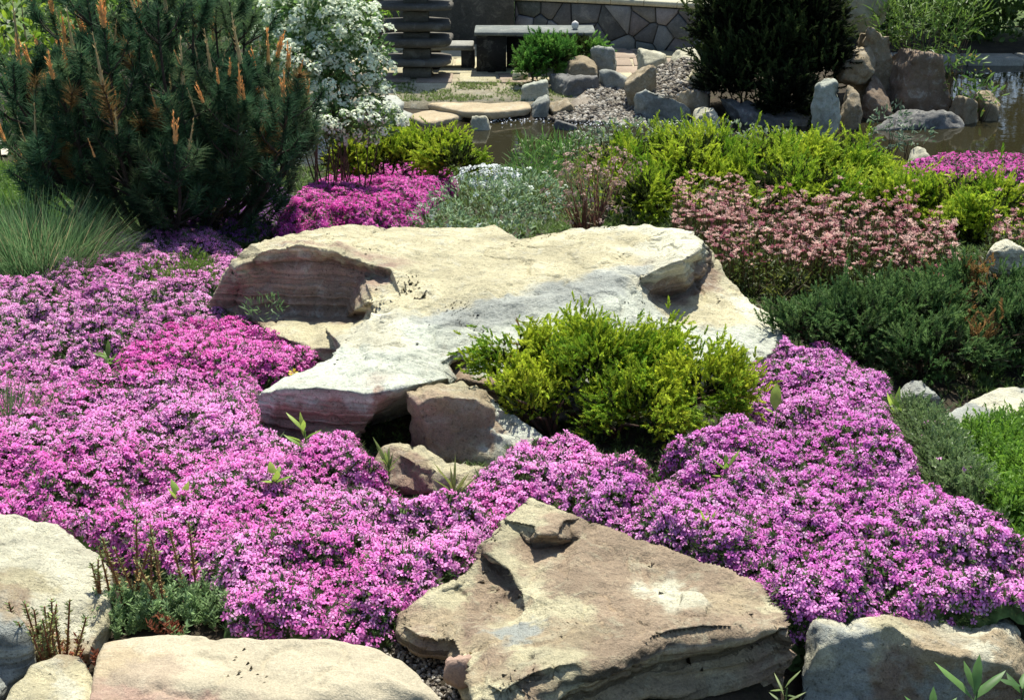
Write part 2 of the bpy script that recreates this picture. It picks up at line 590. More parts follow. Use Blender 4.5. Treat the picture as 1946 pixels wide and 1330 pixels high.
def block_rock(name, label, x0, y0, x1, y1, Y, key='t', seed=1, depth=None, planes=11, mat=None, group=None, tilt=0.0, L=None, sink=0.08, flat=None, cat="rock", jit=0.25, colors=None, gnd=None, tone=1.0):
    """free-standing faceted stone filling a measured size"""
    rg = np.random.default_rng(seed)
    s = mpp(Y, (y0 + y1) / 2)
    wd = (x1 - x0) * s
    dp = depth if depth else wd * 0.8
    Pm = at((x0 + x1) / 2, y1, Y)
    zb = Pm[2] if gnd is None else gnd
    ztop = at((x0 + x1) / 2, y0, Y + dp * 0.35)[2]
    ht = max(ztop - zb, 0.03) + sink
    c = np.array([Pm[0], Y + dp * 0.5, zb - sink + ht / 2])
    bm = bmesh.new()
    bmesh.ops.create_icosphere(bm, subdivisions=4 if wd > 0.25 else 3, radius=1.0)
    cl = bm.verts.layers.float_color.new('col')
    nd = [(1, 0, 0), (-1, 0, 0), (0, 1, 0), (0, -1, 0), (0, 0, 1), (0, 0, -1)]
    ds = [1.0] * 6
    nd = [unit(np.array(a) + rg.normal(size=3) * jit) for a in nd]
    for _ in range(planes):
        nd.append(unit(rg.normal(size=3))); ds.append(rg.uniform(1.0, 1.35))
    nd, ds = np.array(nd), np.array(ds)
    V = np.array([v.co[:] for v in bm.verts])
    q = V @ nd.T
    r = np.min(np.where(q > 0.05, ds[None] / np.maximum(q, 0.05), 9), 1)
    V = V * r[:, None]
    mn, mx_ = V.min(0), V.max(0)
    V = (V - (mn + mx_) / 2) / ((mx_ - mn) / 2)
    V = V * np.array([wd / 2, dp / 2, ht / 2])
    if tilt:
        ca, sa = math.cos(tilt), math.sin(tilt)
        V = np.stack([V[:, 0] * ca - V[:, 2] * sa, V[:, 1], V[:, 0] * sa + V[:, 2] * ca], 1)
    V = V + c
    base = np.array(KEY[key]) * tone
    for v, p in zip(bm.verts, V):
        v.co = p
        v[cl] = (*base, 1)
    sz = (wd + ht) / 2
    o = finish_rock(name, bm, mat or M_STONE, L or max(sz * 0.07, 0.012), 0, ((sz * 0.45, sz * 0.06, 3), (sz * 0.12, sz * 0.03, 2)), None, seed, rounds=2, crack=(sz * 0.03, sz * 0.6))
    return tag(o, label, cat, group)


# the large sculpted sandstone boulder in the middle of the bed
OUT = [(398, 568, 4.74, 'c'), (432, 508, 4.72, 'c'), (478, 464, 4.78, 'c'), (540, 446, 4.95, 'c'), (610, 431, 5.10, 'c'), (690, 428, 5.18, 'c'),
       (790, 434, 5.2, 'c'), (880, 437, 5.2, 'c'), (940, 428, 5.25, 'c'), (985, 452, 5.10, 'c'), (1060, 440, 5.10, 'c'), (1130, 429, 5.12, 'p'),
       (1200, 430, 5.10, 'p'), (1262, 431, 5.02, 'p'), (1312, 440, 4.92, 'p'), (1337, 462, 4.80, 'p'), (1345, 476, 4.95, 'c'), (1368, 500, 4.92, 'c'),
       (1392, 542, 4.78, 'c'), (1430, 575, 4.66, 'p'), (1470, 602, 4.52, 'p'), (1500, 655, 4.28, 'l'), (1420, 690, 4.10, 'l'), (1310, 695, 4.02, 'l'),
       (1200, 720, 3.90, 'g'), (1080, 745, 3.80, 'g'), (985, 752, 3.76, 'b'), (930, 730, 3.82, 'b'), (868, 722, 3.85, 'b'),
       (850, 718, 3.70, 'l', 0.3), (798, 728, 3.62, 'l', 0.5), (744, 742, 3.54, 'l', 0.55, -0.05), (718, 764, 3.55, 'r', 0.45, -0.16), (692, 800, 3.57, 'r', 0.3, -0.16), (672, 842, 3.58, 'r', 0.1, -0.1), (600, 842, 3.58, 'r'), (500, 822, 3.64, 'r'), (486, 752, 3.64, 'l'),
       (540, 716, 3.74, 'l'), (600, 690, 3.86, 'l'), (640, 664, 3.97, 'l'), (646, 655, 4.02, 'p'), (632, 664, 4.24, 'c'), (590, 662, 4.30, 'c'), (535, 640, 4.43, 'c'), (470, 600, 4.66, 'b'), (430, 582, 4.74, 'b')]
INN = [  # rim of the hollow, its wall and floor
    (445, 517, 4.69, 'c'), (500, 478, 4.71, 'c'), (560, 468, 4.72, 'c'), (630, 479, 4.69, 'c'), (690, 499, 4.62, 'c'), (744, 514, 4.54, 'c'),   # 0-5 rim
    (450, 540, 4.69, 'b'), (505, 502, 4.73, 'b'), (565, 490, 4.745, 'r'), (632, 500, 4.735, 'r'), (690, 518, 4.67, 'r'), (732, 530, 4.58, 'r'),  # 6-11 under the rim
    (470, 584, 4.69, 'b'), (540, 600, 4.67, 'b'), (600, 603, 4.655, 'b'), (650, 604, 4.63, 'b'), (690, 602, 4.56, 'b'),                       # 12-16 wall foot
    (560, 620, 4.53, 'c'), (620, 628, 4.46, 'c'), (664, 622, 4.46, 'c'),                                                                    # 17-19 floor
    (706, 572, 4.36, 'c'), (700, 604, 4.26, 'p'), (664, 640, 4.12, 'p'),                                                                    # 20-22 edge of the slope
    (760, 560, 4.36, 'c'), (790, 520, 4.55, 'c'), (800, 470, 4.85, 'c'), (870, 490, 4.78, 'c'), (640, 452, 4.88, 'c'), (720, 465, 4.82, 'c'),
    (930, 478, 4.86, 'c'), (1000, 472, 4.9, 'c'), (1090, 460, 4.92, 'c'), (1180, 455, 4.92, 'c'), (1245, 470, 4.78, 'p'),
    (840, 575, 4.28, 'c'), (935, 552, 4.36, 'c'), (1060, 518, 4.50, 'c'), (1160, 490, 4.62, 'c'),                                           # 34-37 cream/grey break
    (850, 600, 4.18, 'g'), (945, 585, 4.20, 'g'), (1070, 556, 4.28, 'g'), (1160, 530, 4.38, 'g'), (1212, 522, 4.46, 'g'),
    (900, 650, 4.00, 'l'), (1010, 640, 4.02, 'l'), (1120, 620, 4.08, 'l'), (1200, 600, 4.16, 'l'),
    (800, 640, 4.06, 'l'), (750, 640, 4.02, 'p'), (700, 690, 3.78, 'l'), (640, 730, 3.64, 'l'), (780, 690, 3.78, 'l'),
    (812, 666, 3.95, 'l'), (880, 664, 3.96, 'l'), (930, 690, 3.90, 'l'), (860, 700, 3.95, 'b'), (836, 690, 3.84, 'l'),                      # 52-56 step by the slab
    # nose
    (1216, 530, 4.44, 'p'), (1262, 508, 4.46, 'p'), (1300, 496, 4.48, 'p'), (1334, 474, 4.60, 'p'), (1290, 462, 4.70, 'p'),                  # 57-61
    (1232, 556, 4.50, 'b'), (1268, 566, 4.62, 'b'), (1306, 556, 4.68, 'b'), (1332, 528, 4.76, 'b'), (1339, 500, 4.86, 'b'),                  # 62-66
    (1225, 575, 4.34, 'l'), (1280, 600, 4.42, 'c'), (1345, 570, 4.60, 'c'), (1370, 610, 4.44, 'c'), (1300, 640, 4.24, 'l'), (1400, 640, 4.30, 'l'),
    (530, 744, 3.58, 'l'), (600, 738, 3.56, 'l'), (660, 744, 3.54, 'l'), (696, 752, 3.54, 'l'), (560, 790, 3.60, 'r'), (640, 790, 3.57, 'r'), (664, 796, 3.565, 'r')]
N0 = len(OUT)
rim = [(N0 + i, N0 + i + 1) for i in range(5)] + [(N0 + 6 + i, N0 + 7 + i) for i in range(5)] + [(N0 + 12 + i, N0 + 13 + i) for i in range(4)]
nose = [(N0 + 57 + i, N0 + 58 + i) for i in range(3)] + [(N0 + 62 + i, N0 + 63 + i) for i in range(4)]
front = [(36, N0 + 73), (N0 + 73, N0 + 74), (N0 + 74, N0 + 75), (N0 + 75, N0 + 76), (N0 + 76, 31)]
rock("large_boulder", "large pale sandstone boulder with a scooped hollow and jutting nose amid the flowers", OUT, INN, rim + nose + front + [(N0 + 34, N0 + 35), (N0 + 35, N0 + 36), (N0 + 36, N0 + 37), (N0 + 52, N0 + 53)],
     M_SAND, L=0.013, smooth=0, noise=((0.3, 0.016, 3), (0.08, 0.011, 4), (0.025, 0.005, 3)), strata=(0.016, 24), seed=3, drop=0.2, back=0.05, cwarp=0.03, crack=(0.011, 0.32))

# brown rock with the dark gap, leaning on the boulder
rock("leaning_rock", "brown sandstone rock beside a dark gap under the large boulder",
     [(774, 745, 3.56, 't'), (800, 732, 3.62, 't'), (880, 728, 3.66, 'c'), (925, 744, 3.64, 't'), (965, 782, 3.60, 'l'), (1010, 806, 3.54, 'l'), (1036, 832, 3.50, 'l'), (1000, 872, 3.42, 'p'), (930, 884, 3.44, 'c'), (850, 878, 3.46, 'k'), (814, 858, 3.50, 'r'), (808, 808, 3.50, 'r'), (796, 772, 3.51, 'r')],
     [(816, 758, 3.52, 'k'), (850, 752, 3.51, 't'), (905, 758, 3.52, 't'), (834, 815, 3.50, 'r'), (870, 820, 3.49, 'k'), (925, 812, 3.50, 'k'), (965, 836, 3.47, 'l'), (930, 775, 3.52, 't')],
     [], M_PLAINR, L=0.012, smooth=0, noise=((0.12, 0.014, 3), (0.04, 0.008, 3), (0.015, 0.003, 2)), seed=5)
rock("low_rock", "low reddish sandstone lump in the phlox below the dark gap",
     [(700, 880, 3.32, 'r'), (722, 850, 3.36, 't'), (760, 836, 3.40, 'c'), (800, 846, 3.42, 'c'), (850, 875, 3.36, 'c'), (930, 882, 3.36, 'c'), (960, 900, 3.3, 'c'), (880, 930, 3.26, 'c'), (800, 935, 3.24, 'r'), (730, 918, 3.28, 'r')],
     [(760, 862, 3.33, 'k'), (800, 885, 3.28, 't'), (860, 900, 3.28, 'c'), (770, 895, 3.30, 'r')], [], M_PLAINR, L=0.012, smooth=0, noise=((0.1, 0.016, 3), (0.03, 0.007, 3)), seed=6)

# front rocks
FR_OUT = [(928, 1022, 2.72, 'c'), (958, 985, 2.80, 'c'), (1008, 945, 2.88, 'c'), (1052, 962, 2.86, 'c'), (1098, 986, 2.82, 'k'), (1200, 1024, 2.74, 'k'), (1320, 1064, 2.66, 'k'),
          (1442, 1112, 2.56, 'k'), (1470, 1150, 2.48, 'c'), (1496, 1186, 2.40, 'k'), (1506, 1200, 2.40, 'b'), (1480, 1290, 2.40, 'b'), (1440, 1400, 2.36, 'b'), (1200, 1420, 2.28, 'b'), (940, 1400, 2.16, 'b'), (906, 1330, 2.16, 'c'),
          (898, 1285, 2.22, 't'), (880, 1260, 2.30, 'c'), (858, 1215, 2.40, 't'), (800, 1214, 2.40, 'b'), (764, 1190, 2.44, 't'), (770, 1158, 2.52, 'k'), (815, 1118, 2.58, 'c'), (880, 1088, 2.64, 'c'), (910, 1060, 2.68, 'k')]
FR_IN = [(935, 1048, 2.66, 'c'), (962, 1072, 2.62, 'c'), (985, 1120, 2.54, 'c'), (992, 1165, 2.48, 'c'),               # 0-3 raised plate edge (top)
         (925, 1052, 2.70, 'b'), (948, 1085, 2.67, 'b'), (972, 1128, 2.58, 'b'), (978, 1170, 2.50, 't'),               # 4-7 its foot
         (1014, 998, 2.76, 'c'), (1021, 1014, 2.70, 'k'), (1060, 1017, 2.70, 'k'), (1064, 990, 2.76, 'k'), (1020, 1033, 2.76, 'b'), (1062, 1035, 2.76, 'b'),  # 8-13 small block
         (1110, 1020, 2.74, 'k'), (1200, 1080, 2.62, 'k'), (1320, 1110, 2.56, 'k'), (1400, 1140, 2.50, 't'), (1280, 1130, 2.52, 'p'), (1080, 1110, 2.54, 'k'), (1050, 1150, 2.46, 'c'), (1180, 1150, 2.46, 'k'),
         (1470, 1184, 2.40, 'k'), (1400, 1188, 2.36, 'k'), (1330, 1190, 2.34, 'k'), (1260, 1200, 2.32, 'k'), (1210, 1222, 2.28, 'k'), (1150, 1254, 2.22, 'k'), (1080, 1262, 2.20, 'c'), (1010, 1275, 2.17, 'k'), (950, 1310, 2.12, 'c'),  # 22-30 front edge
         (1380, 1240, 2.345, 't'), (1250, 1270, 2.29, 't'), (1130, 1310, 2.20, 't'), (1020, 1340, 2.14, 't'),
         (985, 1205, 2.38, 'g'), (1050, 1210, 2.34, 't'), (940, 1250, 2.28, 'k'), (1000, 1240, 2.28, 'c'), (930, 1160, 2.52, 'k'), (900, 1140, 2.55, 'k'), (860, 1140, 2.56, 'c'), (850, 1180, 2.46, 't'), (890, 1200, 2.42, 'b'), (920, 1215, 2.36, 't'), (935, 1110, 2.60, 'k'), (1070, 1030, 2.775, 'k'), (1078, 996, 2.80, 'k')]
n0 = len(FR_OUT)
rock("front_rock", "wedge shaped tan sandstone rock with a flat sunlit top and layered front face", FR_OUT, FR_IN,
     [(n0 + i, n0 + i + 1) for i in range(3)] + [(n0 + 4 + i, n0 + 5 + i) for i in range(3)] + [(n0 + 22 + i, n0 + 23 + i) for i in range(8)] +
     [(n0 + 8, n0 + 9), (n0 + 9, n0 + 10), (n0 + 10, n0 + 11), (n0 + 11, n0 + 8), (n0 + 12, n0 + 13), (n0 + 46, n0 + 47)], M_SANDL, L=0.010, smooth=0,
     noise=((0.12, 0.009, 3), (0.035, 0.005, 3), (0.012, 0.002, 2)), strata=(0.022, 30), seed=11, cwarp=0.04)

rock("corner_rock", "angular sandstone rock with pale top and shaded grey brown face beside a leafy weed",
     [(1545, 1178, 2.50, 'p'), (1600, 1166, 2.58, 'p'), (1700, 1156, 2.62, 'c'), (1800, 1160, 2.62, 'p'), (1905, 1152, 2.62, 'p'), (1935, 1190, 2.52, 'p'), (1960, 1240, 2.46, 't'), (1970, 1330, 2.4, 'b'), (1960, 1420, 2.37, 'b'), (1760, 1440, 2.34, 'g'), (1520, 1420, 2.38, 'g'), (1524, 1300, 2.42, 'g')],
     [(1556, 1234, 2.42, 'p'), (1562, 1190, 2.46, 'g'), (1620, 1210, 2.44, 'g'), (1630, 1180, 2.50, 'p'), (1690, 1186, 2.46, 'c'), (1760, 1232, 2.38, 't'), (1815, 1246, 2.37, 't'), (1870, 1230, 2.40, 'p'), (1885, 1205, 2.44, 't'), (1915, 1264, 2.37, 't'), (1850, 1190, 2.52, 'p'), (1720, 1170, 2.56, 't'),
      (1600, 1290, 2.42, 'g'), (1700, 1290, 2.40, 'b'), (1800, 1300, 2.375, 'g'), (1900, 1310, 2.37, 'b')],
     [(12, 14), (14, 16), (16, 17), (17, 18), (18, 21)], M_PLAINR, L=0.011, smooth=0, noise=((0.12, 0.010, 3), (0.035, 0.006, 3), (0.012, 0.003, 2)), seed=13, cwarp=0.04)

rock("front_slab", "smooth broad sandstone slab in front of the flowers beside the pebbles",
     [(168, 1330, 2.08, 'b'), (184, 1262, 2.20, 't'), (200, 1222, 2.28, 'm'), (270, 1214, 2.31, 'm'), (350, 1204, 2.34, 'm'), (460, 1208, 2.34, 'm'), (560, 1214, 2.34, 'm'), (640, 1216, 2.34, 'm'), (700, 1224, 2.33, 'm'), (760, 1250, 2.29, 'm'), (800, 1288, 2.22, 'm'), (836, 1330, 2.15, 'm'), (850, 1420, 2.10, 't'), (500, 1460, 2.10, 'b'), (180, 1430, 2.10, 'b')],
     [(230, 1246, 2.24, 't'), (400, 1250, 2.25, 'm'), (600, 1262, 2.24, 'm'), (720, 1290, 2.19, 'm'), (260, 1284, 2.17, 'n'), (420, 1300, 2.15, 'm'), (560, 1330, 2.13, 'm'), (240, 1340, 2.10, 'r'), (400, 1360, 2.08, 'r')],
     [], M_SMOOTH, L=0.012, smooth=2, noise=((0.2, 0.014, 3), (0.06, 0.004, 3), (0.012, 0.0012, 2)), seed=17)
rock("left_rock", "rounded pale cream boulder behind the tall stonecrop stalks",
     [(-60, 1230, 2.35, 't'), (-70, 1000, 2.86, 'p'), (0, 970, 2.92, 'p'), (70, 985, 2.90, 'p'), (130, 1008, 2.86, 'p'), (175, 1045, 2.78, 'p'), (205, 1090, 2.68, 'p'), (200, 1180, 2.50, 'c'), (170, 1240, 2.40, 't'), (120, 1250, 2.38, 't'), (50, 1250, 2.36, 't')],
     [(-10, 1060, 2.66, 'p'), (80, 1060, 2.68, 'p'), (150, 1110, 2.60, 'p'), (40, 1110, 2.54, 'c'), (100, 1160, 2.48, 'p'), (-10, 1120, 2.5, 't'), (30, 1150, 2.45, 'k'), (60, 1200, 2.40, 'k'), (140, 1190, 2.47, 'p')],
     [], M_PLAINR, L=0.012, smooth=1, noise=((0.15, 0.016, 3), (0.045, 0.008, 3), (0.015, 0.0025, 2)), seed=19)
rock("edge_rock", "shaded grey rounded rock in front of the pale cream boulder",
     [(-90, 1420, 2.0, 's'), (-80, 1170, 2.3, 'g'), (0, 1150, 2.36, 't'), (40, 1165, 2.34, 't'), (55, 1200, 2.3, 'g'), (50, 1250, 2.28, 'g'), (20, 1300, 2.25, 'g'), (-5, 1420, 2.2, 's')],
     [(-10, 1190, 2.29, 'g'), (20, 1215, 2.28, 'g'), (0, 1270, 2.27, 'g')], [], M_SAND, L=0.018, smooth=3, noise=((0.15, 0.01, 3), (0.03, 0.003, 2)), seed=23)
rock("foot_rock", "low cream stone with angular steps at the foot of the stonecrop stalks",
     [(-10, 1400, 2.05, 't'), (10, 1325, 2.16, 'c'), (60, 1262, 2.26, 'c'), (110, 1240, 2.30, 'c'), (150, 1245, 2.30, 't'), (176, 1285, 2.23, 'c'), (180, 1330, 2.14, 'c'), (190, 1430, 1.98, 't'), (60, 1440, 1.98, 't')],
     [(80, 1290, 2.2, 'c'), (130, 1305, 2.18, 'p'), (60, 1330, 2.12, 'c'), (120, 1345, 2.10, 't')], [], M_SAND, L=0.016, smooth=2, noise=((0.1, 0.012, 3), (0.03, 0.004, 2)), seed=29)
block_rock("pebble", "round red brown pebble on the gravel beside the wedge rock", 842, 1252, 905, 1302, 2.28, 'r', 31, planes=14, mat=M_SMOOTH, cat="pebble", jit=0.2, sink=0.03)

# stones under the dark juniper on the right
rock("ledge_stone", "flat mottled grey stone edging the bright green mat below the dark juniper",
     [(1790, 808, 3.64, 'g'), (1800, 785, 3.72, 'g'), (1850, 752, 3.84, 'p'), (1900, 730, 3.92, 'p'), (1960, 728, 3.94, 'g'), (2010, 735, 3.9, 'g'), (2020, 790, 3.7, 'g'), (1930, 785, 3.7, 'p'), (1850, 812, 3.62, 'p')],
     [(1860, 780, 3.74, 'g'), (1920, 758, 3.82, 'p')], [], M_SAND, L=0.02, smooth=2, noise=((0.12, 0.012, 3), (0.03, 0.004, 2)), seed=33)
block_rock("shaded_stone", "small shaded stone between violet phlox and the dark juniper", 1706, 735, 1800, 780, 3.95, 'g', 35, mat=M_SAND)
block_rock("pale_stone", "pale stone lying below pink stonecrop by the dark juniper", 1885, 462, 1960, 502, 5.6, 'p', 37, mat=M_SAND)

# stones round the pond
RK = "stones around the pond"
pond_rocks = [
    ("tan angular stone beside the round green pine", 1056, 112, 1136, 162, 16.6, 't', 41, 0.5),
    ("upright grey stone at the right of the round green pine", 1118, 88, 1176, 152, 16.9, 'g', 42, 0.5),
    ("dark flat stone in shade under the tan angular stone", 1046, 142, 1140, 168, 16.2, 's', 43, 0.5),
    ("pale whitish boulder at the water's edge under the round green pine", 984, 154, 1044, 194, 15.9, 'l', 44, 0.4),
    ("small grey stone below the pale whitish boulder", 1008, 184, 1046, 220, 15.5, 'g', 45, 0.3),
    ("flat rusty brown stone by the splashing water", 1040, 192, 1096, 224, 15.5, 't', 46, 0.4),
    ("shaded blue grey stone behind the gravel slope", 1140, 134, 1196, 170, 16.3, 'g', 47, 0.4),
    ("upright tan block at the edge of the gravel slope", 1188, 124, 1252, 206, 15.7, 't', 48, 0.4),
    ("grey slab with bright top edge below the gravel slope", 1205, 170, 1316, 232, 15.35, 'g', 49, 0.35),
    ("yellowish pointed stone at the foot of the dark conifer", 1300, 124, 1352, 182, 16.0, 'c', 50, 0.4),
    ("brown stone wedged between grey slab and dark conifer", 1288, 170, 1352, 232, 15.4, 't', 51, 0.35),
    ("pale pyramid stone standing in the shallow water", 1316, 206, 1372, 246, 14.95, 'p', 52, 0.35),
    ("bright white capping stone above the gravel slope", 1214, 98, 1280, 128, 16.7, 'p', 53, 0.5),
    ("long pale capping slab running into the dark conifer", 1270, 96, 1345, 116, 16.9, 'p', 54, 0.5),
    ("upright blue white slab standing in the water beside dark conifer", 1543, 152, 1598, 262, 14.6, 'l', 55, 0.25),
    ("brown stone leaning on the blue white slab", 1594, 168, 1650, 250, 14.9, 't', 56, 0.35),
    ("tall shaded boulder at the top of the rockery", 1626, 44, 1704, 188, 15.9, 't', 57, 0.6),
    ("hooked tan boulder over a dark hollow in the rockery", 1598, 94, 1676, 132, 15.6, 't', 58, 0.45),
    ("pale sunlit boulder on top of the rockery", 1592, -40, 1696, 48, 16.6, 'p', 59, 0.7),
    ("broad dark boulder under the feathery green shrub", 1686, 92, 1818, 222, 15.6, 'b', 60, 0.7),
    ("round tan boulder beside the yellow flowered waterside plant", 1812, 182, 1876, 238, 15.2, 't', 61, 0.4),
    ("round brown boulder at the pond's far corner", 1862, 178, 1914, 234, 15.4, 't', 62, 0.4),
    ("low dark ledge stone at the foot of the rockery", 1640, 216, 1846, 246, 14.9, 's', 63, 0.4),
    ("small pale stone on the near bank of the pond", 1728, 284, 1770, 312, 12.6, 'p', 64, 0.3),
    ("small pale stone awash in the middle of the pond", 896, 220, 936, 244, 14.9, 'p', 65, 0.2),
    ("dark stone at the waterline below the dark conifer", 1375, 196, 1545, 250, 15.1, 's', 66, 0.5),
    ("dark brown stone filling the hollow of the rockery", 1640, 150, 1700, 225, 15.4, 'b', 67, 0.5),
    ("shaded stone behind the small pale stone awash", 1046, 228, 1100, 244, 14.9, 's', 68, 0.3),
]
for lab, x0, y0, x1, y1, Y, key, sd, dep in pond_rocks:
    gz = None
    block_rock("pond_stone", lab, x0, y0, x1, y1, Y, key, sd, depth=dep, group=RK, sink=0.25, L=0.04, jit=0.26, planes=9, tone=0.72)


# flat shore slabs
def flat_slab(name, label, px, Ys, z, th, key, seed, mat=None, group=None, parent=None):
    """px: list of (px, py) corners; lies level at height z"""
    P = []
    for (x, y) in px:
        d = ray(x, y); t = (z - CAM[2]) / d[2]
        P.append(CAM + d * t)
    P = np.array(P)
    n = len(P)
    c = P.mean(0)
    rg = np.random.default_rng(seed)
    bm = bmesh.new(); cl = bm.verts.layers.float_color.new('col')
    top = [bm.verts.new(p) for p in P]
    bot = [bm.verts.new(c + (p - c) * 0.96 - np.array([0, 0, th])) for p in P]
    for v in top + bot: v[cl] = (*KEY[key], 1)
    f = bm.faces.new(top); bm.faces.new(bot[::-1])
    for i in range(n): bm.faces.new([top[i], bot[i], bot[(i + 1) % n], top[(i + 1) % n]])
    bmesh.ops.triangulate(bm, faces=bm.faces[:])
    o = finish_rock(name, bm, mat or M_PAVE, 0.12, 1, ((0.3, 0.02, 3),), None, seed, rounds=4, crack=None)
    if parent is not None:
        o.parent = parent
        o.location = Vector(o.location) - Vector(parent.location)
        return o
    return tag(o, label, "stone slab", group)


flat_slab("shore_slab", "flat sunlit slab overhanging the water left of the pond", [(776, 222), (786, 212), (850, 205), (896, 210), (872, 222), (812, 234)], None, 0.06, 0.10, 't', 71, group=RK)
flat_slab("shore_slab", "long mossy slab edging the sunlit terrace over the pond", [(806, 196), (860, 192), (930, 196), (1005, 190), (1010, 206), (930, 214), (880, 212)], None, 0.12, 0.09, 't', 72, group=RK)
flat_slab("shore_slab", "grey stepped slab below the stone pagoda at the pond's edge", [(700, 186), (752, 180), (770, 196), (740, 206), (696, 202)], None, 0.15, 0.10, 'g', 73, group=RK)
flat_slab("shore_slab", "thin grey slab under the stepped slab beside white blossom", [(700, 214), (760, 206), (790, 216), (760, 228), (700, 228)], None, 0.05, 0.08, 'g', 74, group=RK)

# ------------------------------------------------------------------ terrace, wall, pagoda, table
TZ = 0.155
tb = Buf()
P = [at_ for at_ in [(-3.2, 15.9), (1.9, 15.9), (2.4, 17.6), (2.9, 20.4), (-3.4, 20.4)]]
tb.add([(x, y, TZ - 0.03) for x, y in P] + [(x, y, -0.3) for x, y in P], [(0, 1, 2), (0, 2, 3), (0, 3, 4)], [(i, i + 5, (i + 1) % 5 + 5, (i + 1) % 5) for i in range(5)], (0.42, 0.37, 0.25))
terr = tb.build("terrace", M_STONE)
tag(terr, kind="structure")
rg = np.random.default_rng(5)
yy = 17.05
while yy < 20.2:
    dpth = rg.uniform(0.45, 0.7)
    xx = -3.1 + rg.uniform(0, 0.3)
    xmax = 1.75 + (yy - 15.9) * 0.2
    while xx < xmax:
        wdt = rg.uniform(0.45, 0.95)
        x1 = min(xx + wdt, xmax + 0.1)
        j = lambda: rg.uniform(-0.035, 0.035)
        q = [(xx + j(), yy + j()), (x1 - 0.05 + j(), yy + j()), (x1 - 0.05 + j(), yy + dpth - 0.05 + j()), (xx + j(), yy + dpth - 0.05 + j())]
        shade = rg.uniform(0.8, 1.15)
        base = np.array(CREAM if rg.random() < 0.65 else (0.42, 0.33, 0.25)) * shade * 0.75
        zt = TZ - 0.008 + rg.uniform(-0.006, 0.006)
        pb = Buf()
        inset = [((a - (xx + x1) / 2) * 0.96 + (xx + x1) / 2, (c - yy - dpth / 2) * 0.96 + yy + dpth / 2) for a, c in q]
        pb.add([(a, c, TZ - 0.06) for a, c in q] + [(a, c, zt - 0.01) for a, c in q] + [(a, c, zt) for a, c in inset], None,
               [(i, (i + 1) % 4, (i + 1) % 4 + 4, i + 4) for i in range(4)] + [(i + 4, (i + 1) % 4 + 4, (i + 1) % 4 + 8, i + 8) for i in range(4)] + [(8, 9, 10, 11)], base)
        pb.build("paving_slab", M_PAVE, terr)
        xx = x1
    yy += dpth


def cbox(buf, x0, x1, y0, y1, z0, z1, C, bev=0.01, top_scale=1.0):
    b2 = bev
    V = []
    for (z, s) in ((z0, 0), (z1 - b2, 0), (z1, b2)):
        V += [(x0 + s, y0 + s, z), (x1 - s, y0 + s, z), (x1 - s, y1 - s, z), (x0 + s, y1 - s, z)]
    F = [(3, 2, 1, 0), (8, 9, 10, 11)]
    for k in (0, 4):
        F += [(k + i, k + (i + 1) % 4, k + 4 + (i + 1) % 4, k + 4 + i) for i in range(4)]
    buf.add(V, None, F, C)


# flagstone-faced seat wall behind the table
WALL_A, WALL_B = np.array([at(978, 60, 20.2)[0], 20.2]), np.array([at(1480, 60, 18.7)[0], 18.7])
wall = thing("garden_wall", (float((WALL_A + WALL_B)[0] / 2), float((WALL_A + WALL_B)[1] / 2), 0.1), "low curved wall faced with grey crazy flagstones under a pale coping", "wall")
wd = WALL_B - WALL_A
wl = float(np.linalg.norm(wd)); wu = wd / wl; wnrm = np.array([wu[1], -wu[0]])
if wnrm[1] > 0: wnrm = -wnrm


def wall_pt(u, z, out):
    bow = 0.12 * math.sin(math.pi * u / wl)
    p = WALL_A + wu * u + wnrm * (out - bow)
    return (p[0], p[1], z)


core = Buf()
nS = 12
V, F = [], []
for i in range(nS + 1):
    u = wl * i / nS
    V += [wall_pt(u, 0.05, 0), wall_pt(u, 0.76, 0), wall_pt(u, 0.76, -0.3), wall_pt(u, 0.05, -0.3)]
for i in range(nS):
    for k in range(4):
        F.append((i * 4 + k, i * 4 + (k + 1) % 4, i * 4 + 4 + (k + 1) % 4, i * 4 + 4 + k))
core.add(V, None, F + [(0, 1, 2, 3), (nS * 4 + 3, nS * 4 + 2, nS * 4 + 1, nS * 4)], (0.05, 0.05, 0.048))
core.build("wall_core", M_DARKST, wall)
# crazy paving: Voronoi cells shrunk to leave joints
def clip_half(poly, m, n):
    out = []
    for i in range(len(poly)):
        a, c = poly[i], poly[(i + 1) % len(poly)]
        da, dc = (a - m) @ n, (c - m) @ n
        if da <= 0: out.append(a)
        if da * dc < 0: out.append(a + (c - a) * (da / (da - dc)))
    return out


